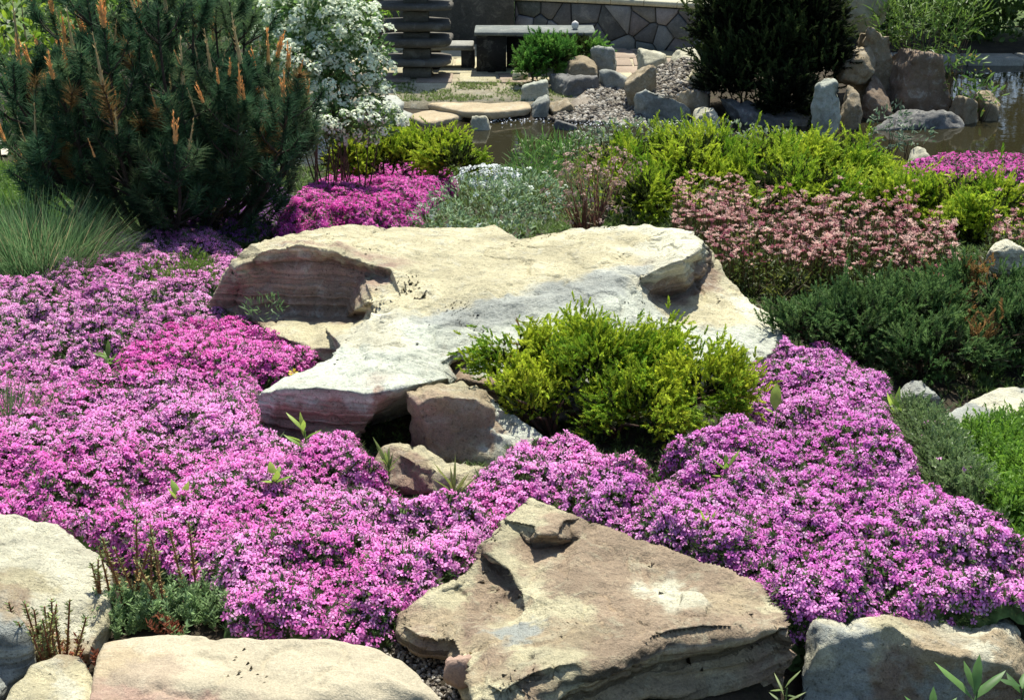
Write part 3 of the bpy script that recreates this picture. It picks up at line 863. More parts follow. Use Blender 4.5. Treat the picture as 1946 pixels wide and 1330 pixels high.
rg = np.random.default_rng(21)
seeds = []
for r in range(3):
    for c in range(int(wl / 0.26) + 1):
        seeds.append((c * 0.26 + (0.13 if r % 2 else 0) + rg.uniform(-0.13, 0.13), 0.19 + r * 0.22 + rg.uniform(-0.11, 0.11)))
seeds = np.array(seeds)
seeds = seeds[rg.random(len(seeds)) > 0.22]
for si, sd in enumerate(seeds):
    poly = [np.array(q, float) for q in ((0.02, 0.09), (wl - 0.02, 0.09), (wl - 0.02, 0.75), (0.02, 0.75))]
    for sj in np.argsort(((seeds - sd) ** 2).sum(1))[1:14]:
        d = seeds[sj] - sd
        poly = clip_half(poly, (seeds[sj] + sd) / 2, d)
        if len(poly) < 3: break
    if len(poly) < 3: continue
    poly = np.array(poly)
    ce = poly.mean(0)
    ext = np.linalg.norm(poly - ce, axis=1).mean()
    if ext < 0.05: continue
    s1, s2 = 1 - 0.011 / ext, 1 - 0.024 / ext
    out = rg.uniform(0.02, 0.065)
    shade = rg.choice([0.7, 0.85, 1.0, 1.2, 1.6])
    col = np.array([0.13, 0.137, 0.14]) * shade * np.array([1 + rg.uniform(-.08, .14), 1, 1 + rg.uniform(-.12, .05)])
    k = len(poly)
    A = ce + (poly - ce) * s1; B = ce + (poly - ce) * s2
    pb = Buf()
    pb.add([wall_pt(u, z, -0.005) for u, z in A] + [wall_pt(u, z, out - 0.01) for u, z in A] + [wall_pt(u, z, out) for u, z in B] + [wall_pt(ce[0], ce[1], out + 0.004)],
           [(2 * k + i, 2 * k + (i + 1) % k, 3 * k) for i in range(k)],
           [(i, (i + 1) % k, k + (i + 1) % k, k + i) for i in range(k)] + [(k + i, k + (i + 1) % k, 2 * k + (i + 1) % k, 2 * k + i) for i in range(k)], col)
    pb.build("flagstone", M_DARKST, wall)
nc = 8
for i in range(nc):
    u0, u1 = wl * i / nc + 0.006, wl * (i + 1) / nc - 0.006
    pb = Buf()
    Vv = []
    for u in (u0, u1):
        Vv += [wall_pt(u, 0.765, 0.07), wall_pt(u, 0.825, 0.07), wall_pt(u, 0.84, 0.05), wall_pt(u, 0.84, -0.36), wall_pt(u, 0.765, -0.36)]
    pb.add(Vv, None, [(k, (k + 1) % 5, 5 + (k + 1) % 5, 5 + k) for k in range(5)], np.array(PALE) * 0.75)
    pb.add(Vv, [(0, 1, 2), (0, 2, 3), (0, 3, 4), (7, 6, 5), (8, 7, 5), (9, 8, 5)], None, np.array(PALE) * 0.75)
    pb.build("coping_slab", M_PAVE, wall)

# tall dark pier left of the wall
x0, x1 = at(650, 60, 20.0)[0], at(977, 60, 20.0)[0]
pier = thing("masonry_pier", ((x0 + x1) / 2, 20.2, 0.1), "tall dark rendered masonry wall end behind the stone pagoda", "wall")
pb = Buf()
ang = np.linspace(0, np.pi / 2, 7)
prof = [(x0, 0.05)] + [(x0, 2.1)] + [(x1 - 0.35 + 0.35 * math.sin(a), 2.1 - 0.35 + 0.35 * math.cos(a)) for a in ang] + [(x1, 0.05)]
n = len(prof)
V = [(a, 19.95, z) for a, z in prof] + [(a, 20.6, z) for a, z in prof]
pb.add(V + [((x0 + x1) / 2, 19.95, 0.9), ((x0 + x1) / 2, 20.6, 0.9)], [(i, (i + 1) % n, 2 * n) for i in range(n)] + [(n + (i + 1) % n, n + i, 2 * n + 1) for i in range(n)], [(i, n + i, n + (i + 1) % n, (i + 1) % n) for i in range(n)], (0.075, 0.078, 0.075))
pb.build("pier_body", M_DARKST, pier)

# stone pagoda
pgx = at(792, 150, 17.3)[0]
pag = thing("stone_pagoda", (pgx, 17.5, TZ), "dark stacked stone pagoda with flat slab tiers beside the pond", "pagoda")
rows_ = [150, 133, 120, 100, 90, 66, 50, 24, 12, -30, -45, -90]  # post / tier / post / tier ...
rg = np.random.default_rng(9)
s17 = mpp(17.3, 100)
zz = TZ - 0.01
k = 0
tier_rows = [(133, 116), (97, 76), (66, 46), (26, 10), (-22, -38), (-66, -82)]
zprev = TZ - 0.01
for i, (rb, rt) in enumerate(tier_rows):
    zb_, zt_ = at(792, rb, 17.2)[2], at(792, rt, 17.2)[2]
    hw = (27 - i * 1.2) * s17
    pb = Buf()
    cbox(pb, pgx - hw, pgx + hw, 17.5 - hw, 17.5 + hw, zprev, zb_, np.array([0.115, 0.108, 0.09]) * rg.uniform(0.85, 1.2), 0.01)
    pb.build("post_block", M_DARKST, pag)
    # tier: chamfered irregular slab
    w2 = (70 + rg.uniform(-3, 6)) * s17
    nn = 20
    a = np.arange(nn) * 2 * np.pi / nn
    sq = 1 / np.maximum(np.abs(np.cos(a)), np.abs(np.sin(a))) ** 0.95
    rad = w2 * sq * 0.93 * (1 + rg.uniform(-0.08, 0.05, nn))
    mid = zb_ + (zt_ - zb_) * 0.55
    V = []
    for (rr, z) in ((0.86, zb_ + 0.03), (0.97, mid - 0.02), (1.0, mid), (0.99, zt_ - 0.015), (0.95, zt_ - 0.002)):
        V += [(pgx + rad[q] * rr * math.cos(a[q]), 17.5 + 0.75 * rad[q] * rr * math.sin(a[q]), z + rg.uniform(-0.006, 0.006)) for q in range(nn)]
    F = []
    for lv in range(4):
        F += [(lv * nn + q, lv * nn + (q + 1) % nn, (lv + 1) * nn + (q + 1) % nn, (lv + 1) * nn + q) for q in range(nn)]
    V += [(pgx, 17.5, zb_), (pgx, 17.5, zt_)]
    F3 = [(q, 5 * nn, (q + 1) % nn) for q in range(nn)] + [(4 * nn + q, 4 * nn + (q + 1) % nn, 5 * nn + 1) for q in range(nn)]
    pb = Buf()
    pb.add(V, F3, F, np.array([0.105, 0.098, 0.082]) * rg.uniform(0.85, 1.15))
    pb.build("roof_tier", M_DARKST, pag)
    zprev = zt_ - 0.005
pb = Buf()
tube(pb, [(pgx, 17.5, zprev), (pgx, 17.5, zprev + 0.1), (pgx, 17.5, zprev + 0.2), (pgx, 17.5, zprev + 0.32)], [0.12, 0.14, 0.09, 0.02], 10, (0.11, 0.11, 0.1))
pb.build("finial", M_DARKST, pag)

# table and benches
tx0, tx1 = at(902, 62, 17.9)[0], at(1130, 62, 17.9)[0]
tab = thing("stone_table", ((tx0 + tx1) / 2, 17.95, TZ), "long dark stone table with pale slab top in front of the wall", "table")
pb = Buf(); cbox(pb, tx0, tx1, 17.62, 18.24, 0.635, 0.68, (0.16, 0.18, 0.17), 0.012); pb.build("table_top", M_PAVE, tab)
for (a, c) in ((906, 962), (1070, 1118)):
    pb = Buf(); cbox(pb, at(a, 90, 17.9)[0], at(c, 90, 17.9)[0], 17.72, 18.14, TZ - 0.01, 0.632, (0.03, 0.03, 0.03), 0.01); pb.build("table_leg", M_DARKST, tab)
pb = Buf(); cbox(pb, at(962, 90, 17.9)[0] + 0.004, at(1070, 90, 17.9)[0] - 0.004, 18.02, 18.12, TZ - 0.01, 0.55, (0.03, 0.03, 0.03), 0.01); pb.build("table_panel", M_DARKST, tab)


def stone_bench(px0, px1, y0, y1, ztop, label):
    a, c = at(px0, 88, y0)[0], at(px1, 88, y0)[0]
    be = thing("stone_bench", ((a + c) / 2, (y0 + y1) / 2, TZ), label, "bench")
    pb = Buf(); cbox(pb, a, c, y0, y1, ztop - 0.07, ztop, (0.26, 0.26, 0.23), 0.01); pb.build("seat", M_PAVE, be)
    for q in (0.12, 0.88):
        m = a + (c - a) * q
        pb = Buf(); cbox(pb, m - 0.09, m + 0.09, y0 + 0.06, y1 - 0.06, TZ - 0.01, ztop - 0.073, (0.05, 0.05, 0.05), 0.01); pb.build("leg", M_DARKST, be)


stone_bench(812, 899, 17.95, 18.35, 0.46, "dark legged stone bench with pale seat between pagoda and table")
stone_bench(985, 1066, 18.6, 18.95, 0.40, "stone bench with pale seat behind the long table")
bx, bz = at(1093, 66, 17.8)[0], 0.68
pb = Buf()
pr = [(0.0, 0.0), (0.028, 0.003), (0.045, 0.03), (0.05, 0.06), (0.042, 0.09), (0.02, 0.105)]
tube(pb, [(bx, 17.85, bz + z) for r, z in pr], [max(r, 0.004) for r, z in pr], 12, (0.6, 0.6, 0.58))
tag(pb.build("stone_ball", M_PAVE, smooth=True), "small pale round ball resting on the long stone table", "ball")
# low step stone right of the table
flat_slab("step_stone", "small pale step stone at the foot of the long table", [(972, 132), (1000, 130), (1004, 138), (976, 140)], None, TZ + 0.08, 0.10, 'p', 77)
# pond's far edging on the right
ed = thing("pond_edging", (7.0, 19.2, -0.1), "pale stone edging along the far right side of the pond", "edging")
xa = 5.4
rg = np.random.default_rng(3)
while xa < 12:
    w_ = rg.uniform(0.5, 0.9)
    pb = Buf(); cbox(pb, xa, xa + w_ - 0.02, 19.05 + rg.uniform(-.03, .03), 19.5, -0.35, 0.10 + rg.uniform(-.015, .015), np.array([0.30, 0.29, 0.24]) * rg.uniform(0.8, 1.2), 0.02); pb.build("edging_block", M_DARKST, ed)
    xa += w_


# ------------------------------------------------------------------ gravel
def gravel(name, label_kind, poly, n, size, seed, cols, zoff=0.0, hump=None):
    """loose stones on the ground inside a pixel polygon"""
    rg = np.random.default_rng(seed)
    W = np.array([hit(x, y) for x, y in poly]) if hump is None else np.array([at(x, y, Y) for x, y, Y in poly])
    lo, hi = W.min(0), W.max(0)
    Q = rg.uniform(lo[:2], hi[:2], (n * 4, 2))
    Q = Q[inside(Q, W[:, :2])][:n]
    if hump is None:
        z = ground(Q[:, 0], Q[:, 1])
    else:
        A = np.c_[W[:, :2], np.ones(len(W))]
        co = np.linalg.lstsq(A, W[:, 2], rcond=None)[0]
        z = np.c_[Q, np.ones(len(Q))] @ co
    t = (1 + 5 ** 0.5) / 2
    iv = unit(np.array([(-1, t, 0), (1, t, 0), (-1, -t, 0), (1, -t, 0), (0, -1, t), (0, 1, t), (0, -1, -t), (0, 1, -t), (t, 0, -1), (t, 0, 1), (-t, 0, -1), (-t, 0, 1)], float))
    fi = np.array([(0, 11, 5), (0, 5, 1), (0, 1, 7), (0, 7, 10), (0, 10, 11), (1, 5, 9), (5, 11, 4), (11, 10, 2), (10, 7, 6), (7, 1, 8), (3, 9, 4), (3, 4, 2), (3, 2, 6), (3, 6, 8), (3, 8, 9), (4, 9, 5), (2, 4, 11), (6, 2, 10), (8, 6, 7), (9, 8, 1)])
    M = frames(rg.normal(size=(len(Q), 3)), rg)
    M = M * rg.uniform(0.55, 1.0, (len(Q), 1, 3)) * (size * rg.uniform(0.5, 1.2, len(Q)))[:, None, None]
    b = Buf()
    C = np.array(cols)[rg.integers(0, len(cols), len(Q))] * rg.uniform(0.6, 1.2, (len(Q), 1))
    b.inst((iv, fi, None, np.ones((12, 3))), M, np.c_[Q, z + size * 0.3 + zoff], C)
    if hump is not None:
        # bank under the stones
        c = W.mean(0)
        n_ = len(W)
        V = [tuple(p) for p in W] + [(p[0], p[1], min(p[2], 0) - 0.4) for p in W] + [tuple(c)]
        b.add(V, [(i, (i + 1) % n_, 2 * n_) for i in range(n_)], [(i, i + n_, (i + 1) % n_ + n_, (i + 1) % n_) for i in range(n_)], (0.22, 0.19, 0.15))
    return tag(b.build(name, M_STONE), label_kind, "gravel", None, "stuff")


def inside(Q, P):
    x, y = Q[:, 0], Q[:, 1]
    r = np.zeros(len(Q), bool)
    n = len(P)
    for i in range(n):
        x1, y1 = P[i]; x2, y2 = P[(i + 1) % n]
        c = ((y1 > y) != (y2 > y)) & (x < (x2 - x1) * (y - y1) / (y2 - y1 + 1e-12) + x1)
        r ^= c
    return r


GCOL = [(0.26, 0.235, 0.19), (0.17, 0.145, 0.11), (0.46, 0.43, 0.37), (0.11, 0.095, 0.08)]
gravel("front_gravel", "small grey pebbles between smooth slab and wedge rock", [(690, 1200), (780, 1170), (900, 1220), (960, 1360), (930, 1450), (780, 1440), (700, 1260)], 2600, 0.006, 2, GCOL)
gravel("cascade_gravel", "sunlit gravel bank beside the splashing water", [(1040, 236, 15.3), (1090, 190, 15.8), (1130, 162, 16.5), (1200, 158, 16.6), (1215, 200, 15.9), (1230, 240, 15.2)], 1500, 0.035, 3, GCOL, hump=1)
gravel("upper_gravel", "gravel slope between tan block and yellowish pointed stone", [(1240, 186, 15.7), (1252, 130, 16.4), (1300, 110, 16.7), (1340, 128, 16.5), (1350, 186, 15.8)], 900, 0.035, 4, GCOL, hump=1)
# ------------------------------------------------------------------ plant templates
def blossom_template(r=0.0105, curl=0.0, simple=False, seed=0):
    rg = np.random.default_rng(seed)
    V, F3, F4, T = [], [], [], []
    for k in range(5):
        a = 2 * np.pi * k / 5 + rg.uniform(-0.08, 0.08)
        ca, sa = math.cos(a), math.sin(a)
        rr = r * rg.uniform(0.92, 1.06)
        z1, z2 = rg.uniform(-0.05, 0.12) * r, (curl + rg.uniform(-0.28, 0.18)) * r
        if simple:
            loc = [(0.05, 0, 0), (0.7, 0.32, z1 / r), (1.0, 0.0, z2 / r), (0.7, -0.32, z1 / r)]
            fq = [(0, 3, 2, 1)]; ft = []
            ti = [0.55, 1, 1.05, 1]
        else:
            loc = [(0.05, 0, 0), (0.55, 0.25, z1 / r), (0.55, -0.25, z1 / r), (0.98, 0.20, z2 / r), (0.98, -0.20, z2 / r), (0.88, 0, z2 / r * 0.8)]
            fq = [(0, 2, 5, 1)]; ft = [(1, 5, 3), (2, 4, 5)]
            ti = [0.5, 0.95, 0.95, 1.08, 1.08, 1.04]
        o = len(V)
        for (x, y, z), t in zip(loc, ti):
            x, y, z = x * rr, y * rr, z * rr
            V.append((x * ca - y * sa, x * sa + y * ca, z)); T.append((t, t * t if t < 1 else t, t))
        F4 += [tuple(o + i for i in f) for f in fq]
        F3 += [tuple(o + i for i in f) for f in ft]
    # dark eye
    return np.array(V), np.array(F3).reshape(-1, 3) if F3 else None, np.array(F4), np.array(T)


def tuft_template(n=7, ln=0.014, w=0.0022, seed=0, spread=0.9):
    rg = np.random.default_rng(seed)
    V, F, T = [], [], []
    for k in range(n):
        a = rg.uniform(0, 2 * np.pi); t = rg.uniform(0.1, spread)
        d = np.array([math.cos(a) * math.sin(t), math.sin(a) * math.sin(t), math.cos(t)])
        s = np.cross(d, [0, 0, 1.0]); s = s / (np.linalg.norm(s) + 1e-6) * w
        b0 = np.array([0, 0, rg.uniform(-0.3, 0.2) * ln])
        l = ln * rg.uniform(0.7, 1.2)
        o = len(V)
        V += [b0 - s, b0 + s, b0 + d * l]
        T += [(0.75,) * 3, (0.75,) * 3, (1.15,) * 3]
        F.append((o, o + 1, o + 2))
    return np.array(V), np.array(F), None, np.array(T)


def sprig_template(ln=0.07, n=16, leaf=0.012, w=0.0028, seed=0, ang=0.7, droop=0.15, planar=False):
    """juniper spray: an axis along +Z set with short scale-leaf twigs"""
    rg = np.random.default_rng(seed)
    V, F, T = [], [], []
    for k in range(n):
        u = (k + 0.5) / n
        c = np.array([0, droop * ln * u * u, ln * u])
        a = k * 2.4 + rg.uniform(-0.4, 0.4)
        if planar: a = (0 if k % 2 else np.pi) + rg.uniform(-0.5, 0.5)
        t = ang * rg.uniform(0.7, 1.3) * (1 - 0.5 * u)
        d = np.array([math.cos(a) * math.sin(t), math.sin(a) * math.sin(t), math.cos(t)])
        s = np.cross(d, rg.normal(size=3)); s = s / (np.linalg.norm(s) + 1e-6) * w
        l = leaf * rg.uniform(0.7, 1.3) * (1.15 - 0.5 * u)
        o = len(V)
        V += [c - s, c + s, c + d * l]
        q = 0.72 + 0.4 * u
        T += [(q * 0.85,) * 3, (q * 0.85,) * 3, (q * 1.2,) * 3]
        F.append((o, o + 1, o + 2))
    o = len(V)
    V += [(-w * 0.5, 0, 0), (w * 0.5, 0, 0), (0, droop * ln, ln)]
    T += [(0.6,) * 3] * 2 + [(1.2,) * 3]
    F.append((o, o + 1, o + 2))
    return np.array(V, float), np.array(F), None, np.array(T)


def leaf_template(ln=0.05, w=0.02, fold=0.25, bend=0.2):
    V = [(0, 0, 0), (-w * 0.5, fold * w, ln * 0.35), (0, 0, ln * 0.4), (w * 0.5, fold * w, ln * 0.35), (-w * 0.42, fold * w + bend * ln * 0.5, ln * 0.7), (0, bend * ln * 0.5, ln * 0.72), (w * 0.42, fold * w + bend * ln * 0.5, ln * 0.7), (0, bend * ln, ln)]
    F4 = [(1, 2, 5, 4), (2, 3, 6, 5)]
    F3 = [(0, 2, 1), (0, 3, 2), (4, 5, 7), (5, 6, 7)]
    T = [(0.85,) * 3, (1,) * 3, (0.9,) * 3, (1,) * 3, (1.05,) * 3, (0.95,) * 3, (1.05,) * 3, (1.1,) * 3]
    return np.array(V, float), np.array(F3), np.array(F4), np.array(T)


def seg_dist(Q, P):
    d = np.full(len(Q), 9.0)
    n = len(P)
    for i in range(n):
        a, b_ = P[i], P[(i + 1) % n]
        ab = b_ - a
        t = np.clip(((Q - a) @ ab) / (ab @ ab + 1e-12), 0, 1)
        d = np.minimum(d, np.linalg.norm(Q - (a + t[:, None] * ab), axis=1))
    return d


def smooth_poly(W, it=2):
    for _ in range(it):
        nx_ = np.roll(W, -1, 0)
        W = np.stack([W * 0.75 + nx_ * 0.25, W * 0.25 + nx_ * 0.75], 1).reshape(-1, W.shape[1])
    return W


BLOOM = [blossom_template(seed=k, curl=c) for k, c in enumerate((-0.1, 0.1, -0.25, 0.2, 0.0, -0.4))]
BLOOM_S = [blossom_template(seed=20 + k, simple=True, curl=c) for k, c in enumerate((-0.1, 0.1, -0.3))]
TUFT = [tuft_template(8, 0.019, 0.0024, seed=k) for k in range(4)]


class Mat:
    """cushion-shaped mat of low plants over the ground, from its outline in the photograph"""

    def __init__(self, poly, H, edge=0.07, seed=0, lump=0.16, lumpamp=0.55):
        self.P = smooth_poly(np.array([hit(x, y, H * 0.75)[:2] for x, y in poly]))
        self.H, self.edge, self.seed, self.lump, self.la = H, edge, seed, lump, lumpamp
        n = len(self.P)
        a = self.P; b_ = np.roll(a, -1, 0)
        self.area = abs(np.sum(a[:, 0] * b_[:, 1] - a[:, 1] * b_[:, 0])) / 2
        self.c = a.mean(0)

    def h(self, Q):
        ins = inside(Q, self.P)
        d = seg_dist(Q, self.P) * np.where(ins, 1, -1)
        d = d + 0.03 * fbm2(Q[:, 0], Q[:, 1], 0.09, 2, self.seed + 50)
        t = np.clip(d / self.edge, 0, 1)
        e = np.sqrt(1 - (1 - t) ** 2)
        bil = 1 - np.abs(fbm2(Q[:, 0], Q[:, 1], self.lump, 2, self.seed)) * 2.2
        fine = fbm2(Q[:, 0], Q[:, 1], 0.05, 2, self.seed + 3)
        return self.H * e * (0.76 + self.la * (bil - 0.35) * 1.2 + 0.13 * fine)

    def surf(self, Q):
        return ground(Q[:, 0], Q[:, 1]) + self.h(Q)

    def normal(self, Q, e=0.012):
        zx = self.surf(Q + [e, 0]) - self.surf(Q - [e, 0])
        zy = self.surf(Q + [0, e]) - self.surf(Q - [0, e])
        return unit(np.stack([-zx, -zy, np.full(len(Q), 2 * e)], 1))

    def sample(self, n, rg):
        lo, hi = self.P.min(0), self.P.max(0)
        k = int(2.4 * n * max(np.prod(hi - lo) / max(self.area, 1e-4), 1)) + 20
        Q = rg.uniform(lo, hi, (k, 2))
        Q = Q[inside(Q, self.P)]
        nz = self.normal(Q)[:, 2]          # even cover of the steep flanks too
        return Q[rg.random(len(Q)) < np.clip(0.40 / np.maximum(nz, 0.15), 0, 1)]

    def body(self, parent, col, sub=0.02, step=0.022, name="undergrowth"):
        lo, hi = self.P.min(0) - step, self.P.max(0) + step
        xs, ys = np.arange(lo[0], hi[0], step), np.arange(lo[1], hi[1], step)
        X, Y = np.meshgrid(xs, ys)
        Q = np.stack([X.ravel(), Y.ravel()], 1)
        z = ground(Q[:, 0], Q[:, 1]) + np.maximum(self.h(Q) - sub, -0.02)
        ins = inside(Q, self.P)
        nx_ = len(xs)
        i0 = (np.arange(len(ys) - 1)[:, None] * nx_ + np.arange(nx_ - 1)[None]).ravel()
        f = np.stack([i0, i0 + 1, i0 + nx_ + 1, i0 + nx_], 1)
        f = f[ins[f].any(1)]
        used, inv = np.unique(f, return_inverse=True)
        b = Buf()
        b.add(np.c_[Q, z][used], None, inv.reshape(-1, 4), col)
        b.build(name, M_MOSSY, parent, True, "stuff")


def near_objects(parent, meshes, M, P, idx, name, rg):
    """single flowers as parts of their cushion"""
    L = Vector(parent.location)
    for i in idx:
        o = bpy.data.objects.new(name, meshes[int(rg.integers(len(meshes)))])
        COL.objects.link(o)
        o.parent = parent
        m = Matrix(M[i].tolist()).to_4x4()
        m.translation = Vector(P[i]) - L
        o.matrix_basis = m


def phlox(label, poly, cols, H=0.10, dens=4200, seed=0, bare=0.0, lump=0.22, single=300, simple=False, green=(0.085, 0.14, 0.045), edge=0.08, size=1.0, leafd=5200):
    rg = np.random.default_rng(seed)
    m = Mat(poly, H, edge, seed, lump)
    z = g1(*m.c)
    t = thing("creeping_phlox", (m.c[0], m.c[1], z), label, "flower cushion", "cushions of creeping phlox in bloom")
    m.body(t, np.array(green) * 0.8, 0.026)
    # needle leaves
    Q = m.sample(int(leafd * m.area), rg)
    nrm = m.normal(Q)
    b = Buf()
    for k in range(4):
        q = Q[k::4]; nn = unit(nrm[k::4] + np.array([0, 0, 0.5]) + rg.normal(size=(len(q), 3)) * 0.35)
        C = np.array(green) * rg.uniform(0.6, 1.5, (len(q), 1)) * (1 + rg.uniform(-.15, .15, (len(q), 3)))
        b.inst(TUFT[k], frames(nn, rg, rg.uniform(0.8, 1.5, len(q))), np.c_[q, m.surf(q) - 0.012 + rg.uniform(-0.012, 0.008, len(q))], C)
    b.build("foliage", M_LEAF, t, False, "stuff")
    # flowers
    Q = m.sample(int(dens * m.area), rg)
    thin = fbm2(Q[:, 0], Q[:, 1], 0.14, 3, seed + 80)
    keep = rg.random(len(Q)) < np.clip(1.08 - bare - 1.5 * np.clip(thin - 0.08, 0, 1) * 2.0 * (0.25 + bare * 3), 0.12, 1)
    keep |= (seg_dist(Q, m.P) < 0.08) & (rg.random(len(Q)) < 0.8)
    Q = Q[keep]
    nrm = m.normal(Q)
    nn = unit(nrm * 0.7 + np.array([0.04, 0.10, 0.55]) + rg.normal(size=(len(Q), 3)) * 0.30)
    P = np.c_[Q, m.surf(Q)] + nrm * rg.uniform(-0.008, 0.010, (len(Q), 1))
    sc = np.where(rg.random(len(Q)) < 0.12, rg.uniform(0.4, 0.65, len(Q)), rg.uniform(0.8, 1.2, len(Q))) * size
    M = frames(nn, rg, sc)
    cc = np.array(cols)
    tone = fbm2(Q[:, 0], Q[:, 1], 0.22, 2, seed + 31)
    wsel = np.clip(0.5 + 0.9 * tone + rg.normal(size=len(Q)) * 0.28, 0, 1)[:, None]
    C = cc[0] * (1 - wsel) + cc[1] * wsel
    C = C * rg.uniform(0.82, 1.15, (len(Q), 1))
    fade = rg.random(len(Q)) < 0.09
    C[fade] = C[fade] * 0.5 + np.array([0.6, 0.5, 0.6]) * 0.5
    order = np.argsort(np.linalg.norm(P - CAM, axis=1))
    # those seen largest: nearest and facing the lens
    idx = order[:single] if single else order[:0]
    rest = order[len(idx):]
    if len(idx):
        meshes = []
        for k in range(12):
            T = BLOOM[k % 6]
            bb = Buf()
            w = (k // 2) / 5.0
            c = (cc[0] * (1 - w) + cc[1] * w) * (0.88 + 0.05 * (k % 5))
            bb.add(T[0], T[1], T[2], T[3] * c)
            meshes.append(bb.mesh("blossom", M_PETAL))
        near_objects(t, meshes, M, P, idx, "blossom", rg)
    b = Buf()
    tp = BLOOM_S if simple else BLOOM
    for k, T in enumerate(tp):
        s = rest[k::len(tp)]
        b.inst(T, M[s], P[s], C[s])
    b.build("blossom_carpet", M_PETAL, t, False, "stuff")
    return t, m


MAG = [(0.80, 0.17, 0.58), (0.95, 0.44, 0.82)]
VIO = [(0.69, 0.17, 0.585), (0.90, 0.43, 0.82)]
LAV = [(0.72, 0.24, 0.58), (0.92, 0.48, 0.80)]
HOT = [(0.76, 0.08, 0.48), (0.90, 0.25, 0.67)]
DEEP = [(0.72, 0.06, 0.46), (0.88, 0.18, 0.64)]

phlox("broad pink magenta phlox cushion spilling between the cream boulder and the wedge rock",
      [(-60, 700), (60, 690), (200, 700), (320, 720), (440, 715), (500, 725), (500, 820), (600, 838), (690, 832), (716, 890), (800, 925), (900, 910), (945, 940), (930, 1000), (905, 1050), (840, 1090), (780, 1140), (730, 1190), (640, 1200), (520, 1195), (430, 1185), (430, 1110), (360, 1070), (230, 1045), (150, 1005), (60, 975), (-70, 960)], MAG, H=0.105, dens=11500, seed=101, bare=0.02, lump=0.24)
phlox("hot pink phlox cushion below the scooped hollow of the large boulder",
      [(215, 690), (250, 655), (330, 625), (430, 612), (505, 618), (560, 648), (620, 672), (590, 695), (520, 712), (420, 722), (300, 728), (235, 715)], HOT, H=0.10, dens=12250, seed=102, bare=-0.02)
phlox("lilac phlox cushion left of the large boulder above the hot pink one",
      [(-60, 535), (60, 536), (180, 548), (300, 556), (400, 570), (480, 590), (540, 606), (440, 622), (330, 634), (250, 662), (190, 690), (80, 692), (-60, 690)], LAV, H=0.12, dens=10500, seed=103, bare=0.10)
phlox("thin lilac phlox drift under the silvery blue grass",
      [(30, 520), (50, 482), (140, 470), (250, 455), (330, 440), (440, 448), (475, 470), (440, 500), (400, 552), (290, 560), (150, 548)], LAV, H=0.10, dens=9187, seed=104, bare=0.16, single=0)
phlox("purple phlox drift in the shade of the pine",
      [(255, 470), (290, 430), (370, 400), (430, 366), (500, 346), (560, 362), (550, 400), (500, 440), (420, 446), (330, 446)], [(0.30, 0.10, 0.42), (0.42, 0.16, 0.54)], H=0.10, dens=5000, seed=105, bare=0.1, single=0)
phlox("deep magenta phlox mound between the pine and the silver leaved plant",
      [(505, 430), (540, 395), (600, 352), (660, 326), (720, 314), (800, 318), (868, 330), (872, 350), (800, 390), (750, 428), (640, 432)], DEEP, H=0.16, dens=12250, seed=106, bare=-0.05, single=0, edge=0.12)
phlox("violet phlox cushion between golden juniper and the dark juniper",
      [(1410, 700), (1430, 676), (1500, 660), (1600, 660), (1660, 690), (1700, 740), (1706, 800), (1745, 860), (1750, 905), (1660, 925), (1560, 905), (1440, 880), (1330, 870), (1230, 862), (1310, 840), (1390, 800), (1420, 770)], VIO, H=0.13, dens=10718, seed=107, bare=0.02, lump=0.26)
phlox("violet phlox cushion tumbling over the pale topped corner rock",
      [(1030, 930), (1150, 900), (1260, 880), (1350, 868), (1450, 882), (1600, 915), (1740, 910), (1800, 945), (1880, 985), (1950, 1030), (2010, 1080), (2010, 1160), (1900, 1150), (1760, 1158), (1650, 1165), (1560, 1190), (1520, 1225), (1478, 1195), (1470, 1140), (1420, 1090), (1300, 1045), (1200, 1010), (1110, 975)], VIO, H=0.11, dens=10281, seed=108, bare=0.10, lump=0.22)
phlox("pink phlox strip between the leaning brown rock and the wedge rock",
      [(880, 930), (940, 880), (1030, 822), (1090, 832), (1160, 862), (1250, 872), (1200, 895), (1110, 915), (1060, 960), (1010, 945), (960, 975), (925, 1000), (905, 960)], MAG, H=0.10, dens=11375, seed=109, bare=0.0)
phlox("bright magenta phlox mound behind the golden juniper by the pond",
      [(1640, 345), (1700, 322), (1760, 308), (1850, 303), (1960, 303), (2000, 320), (1990, 350), (1850, 348), (1740, 352)], DEEP, H=0.2, dens=4200, seed=110, bare=-0.05, single=0, simple=True, edge=0.2, size=1.3)


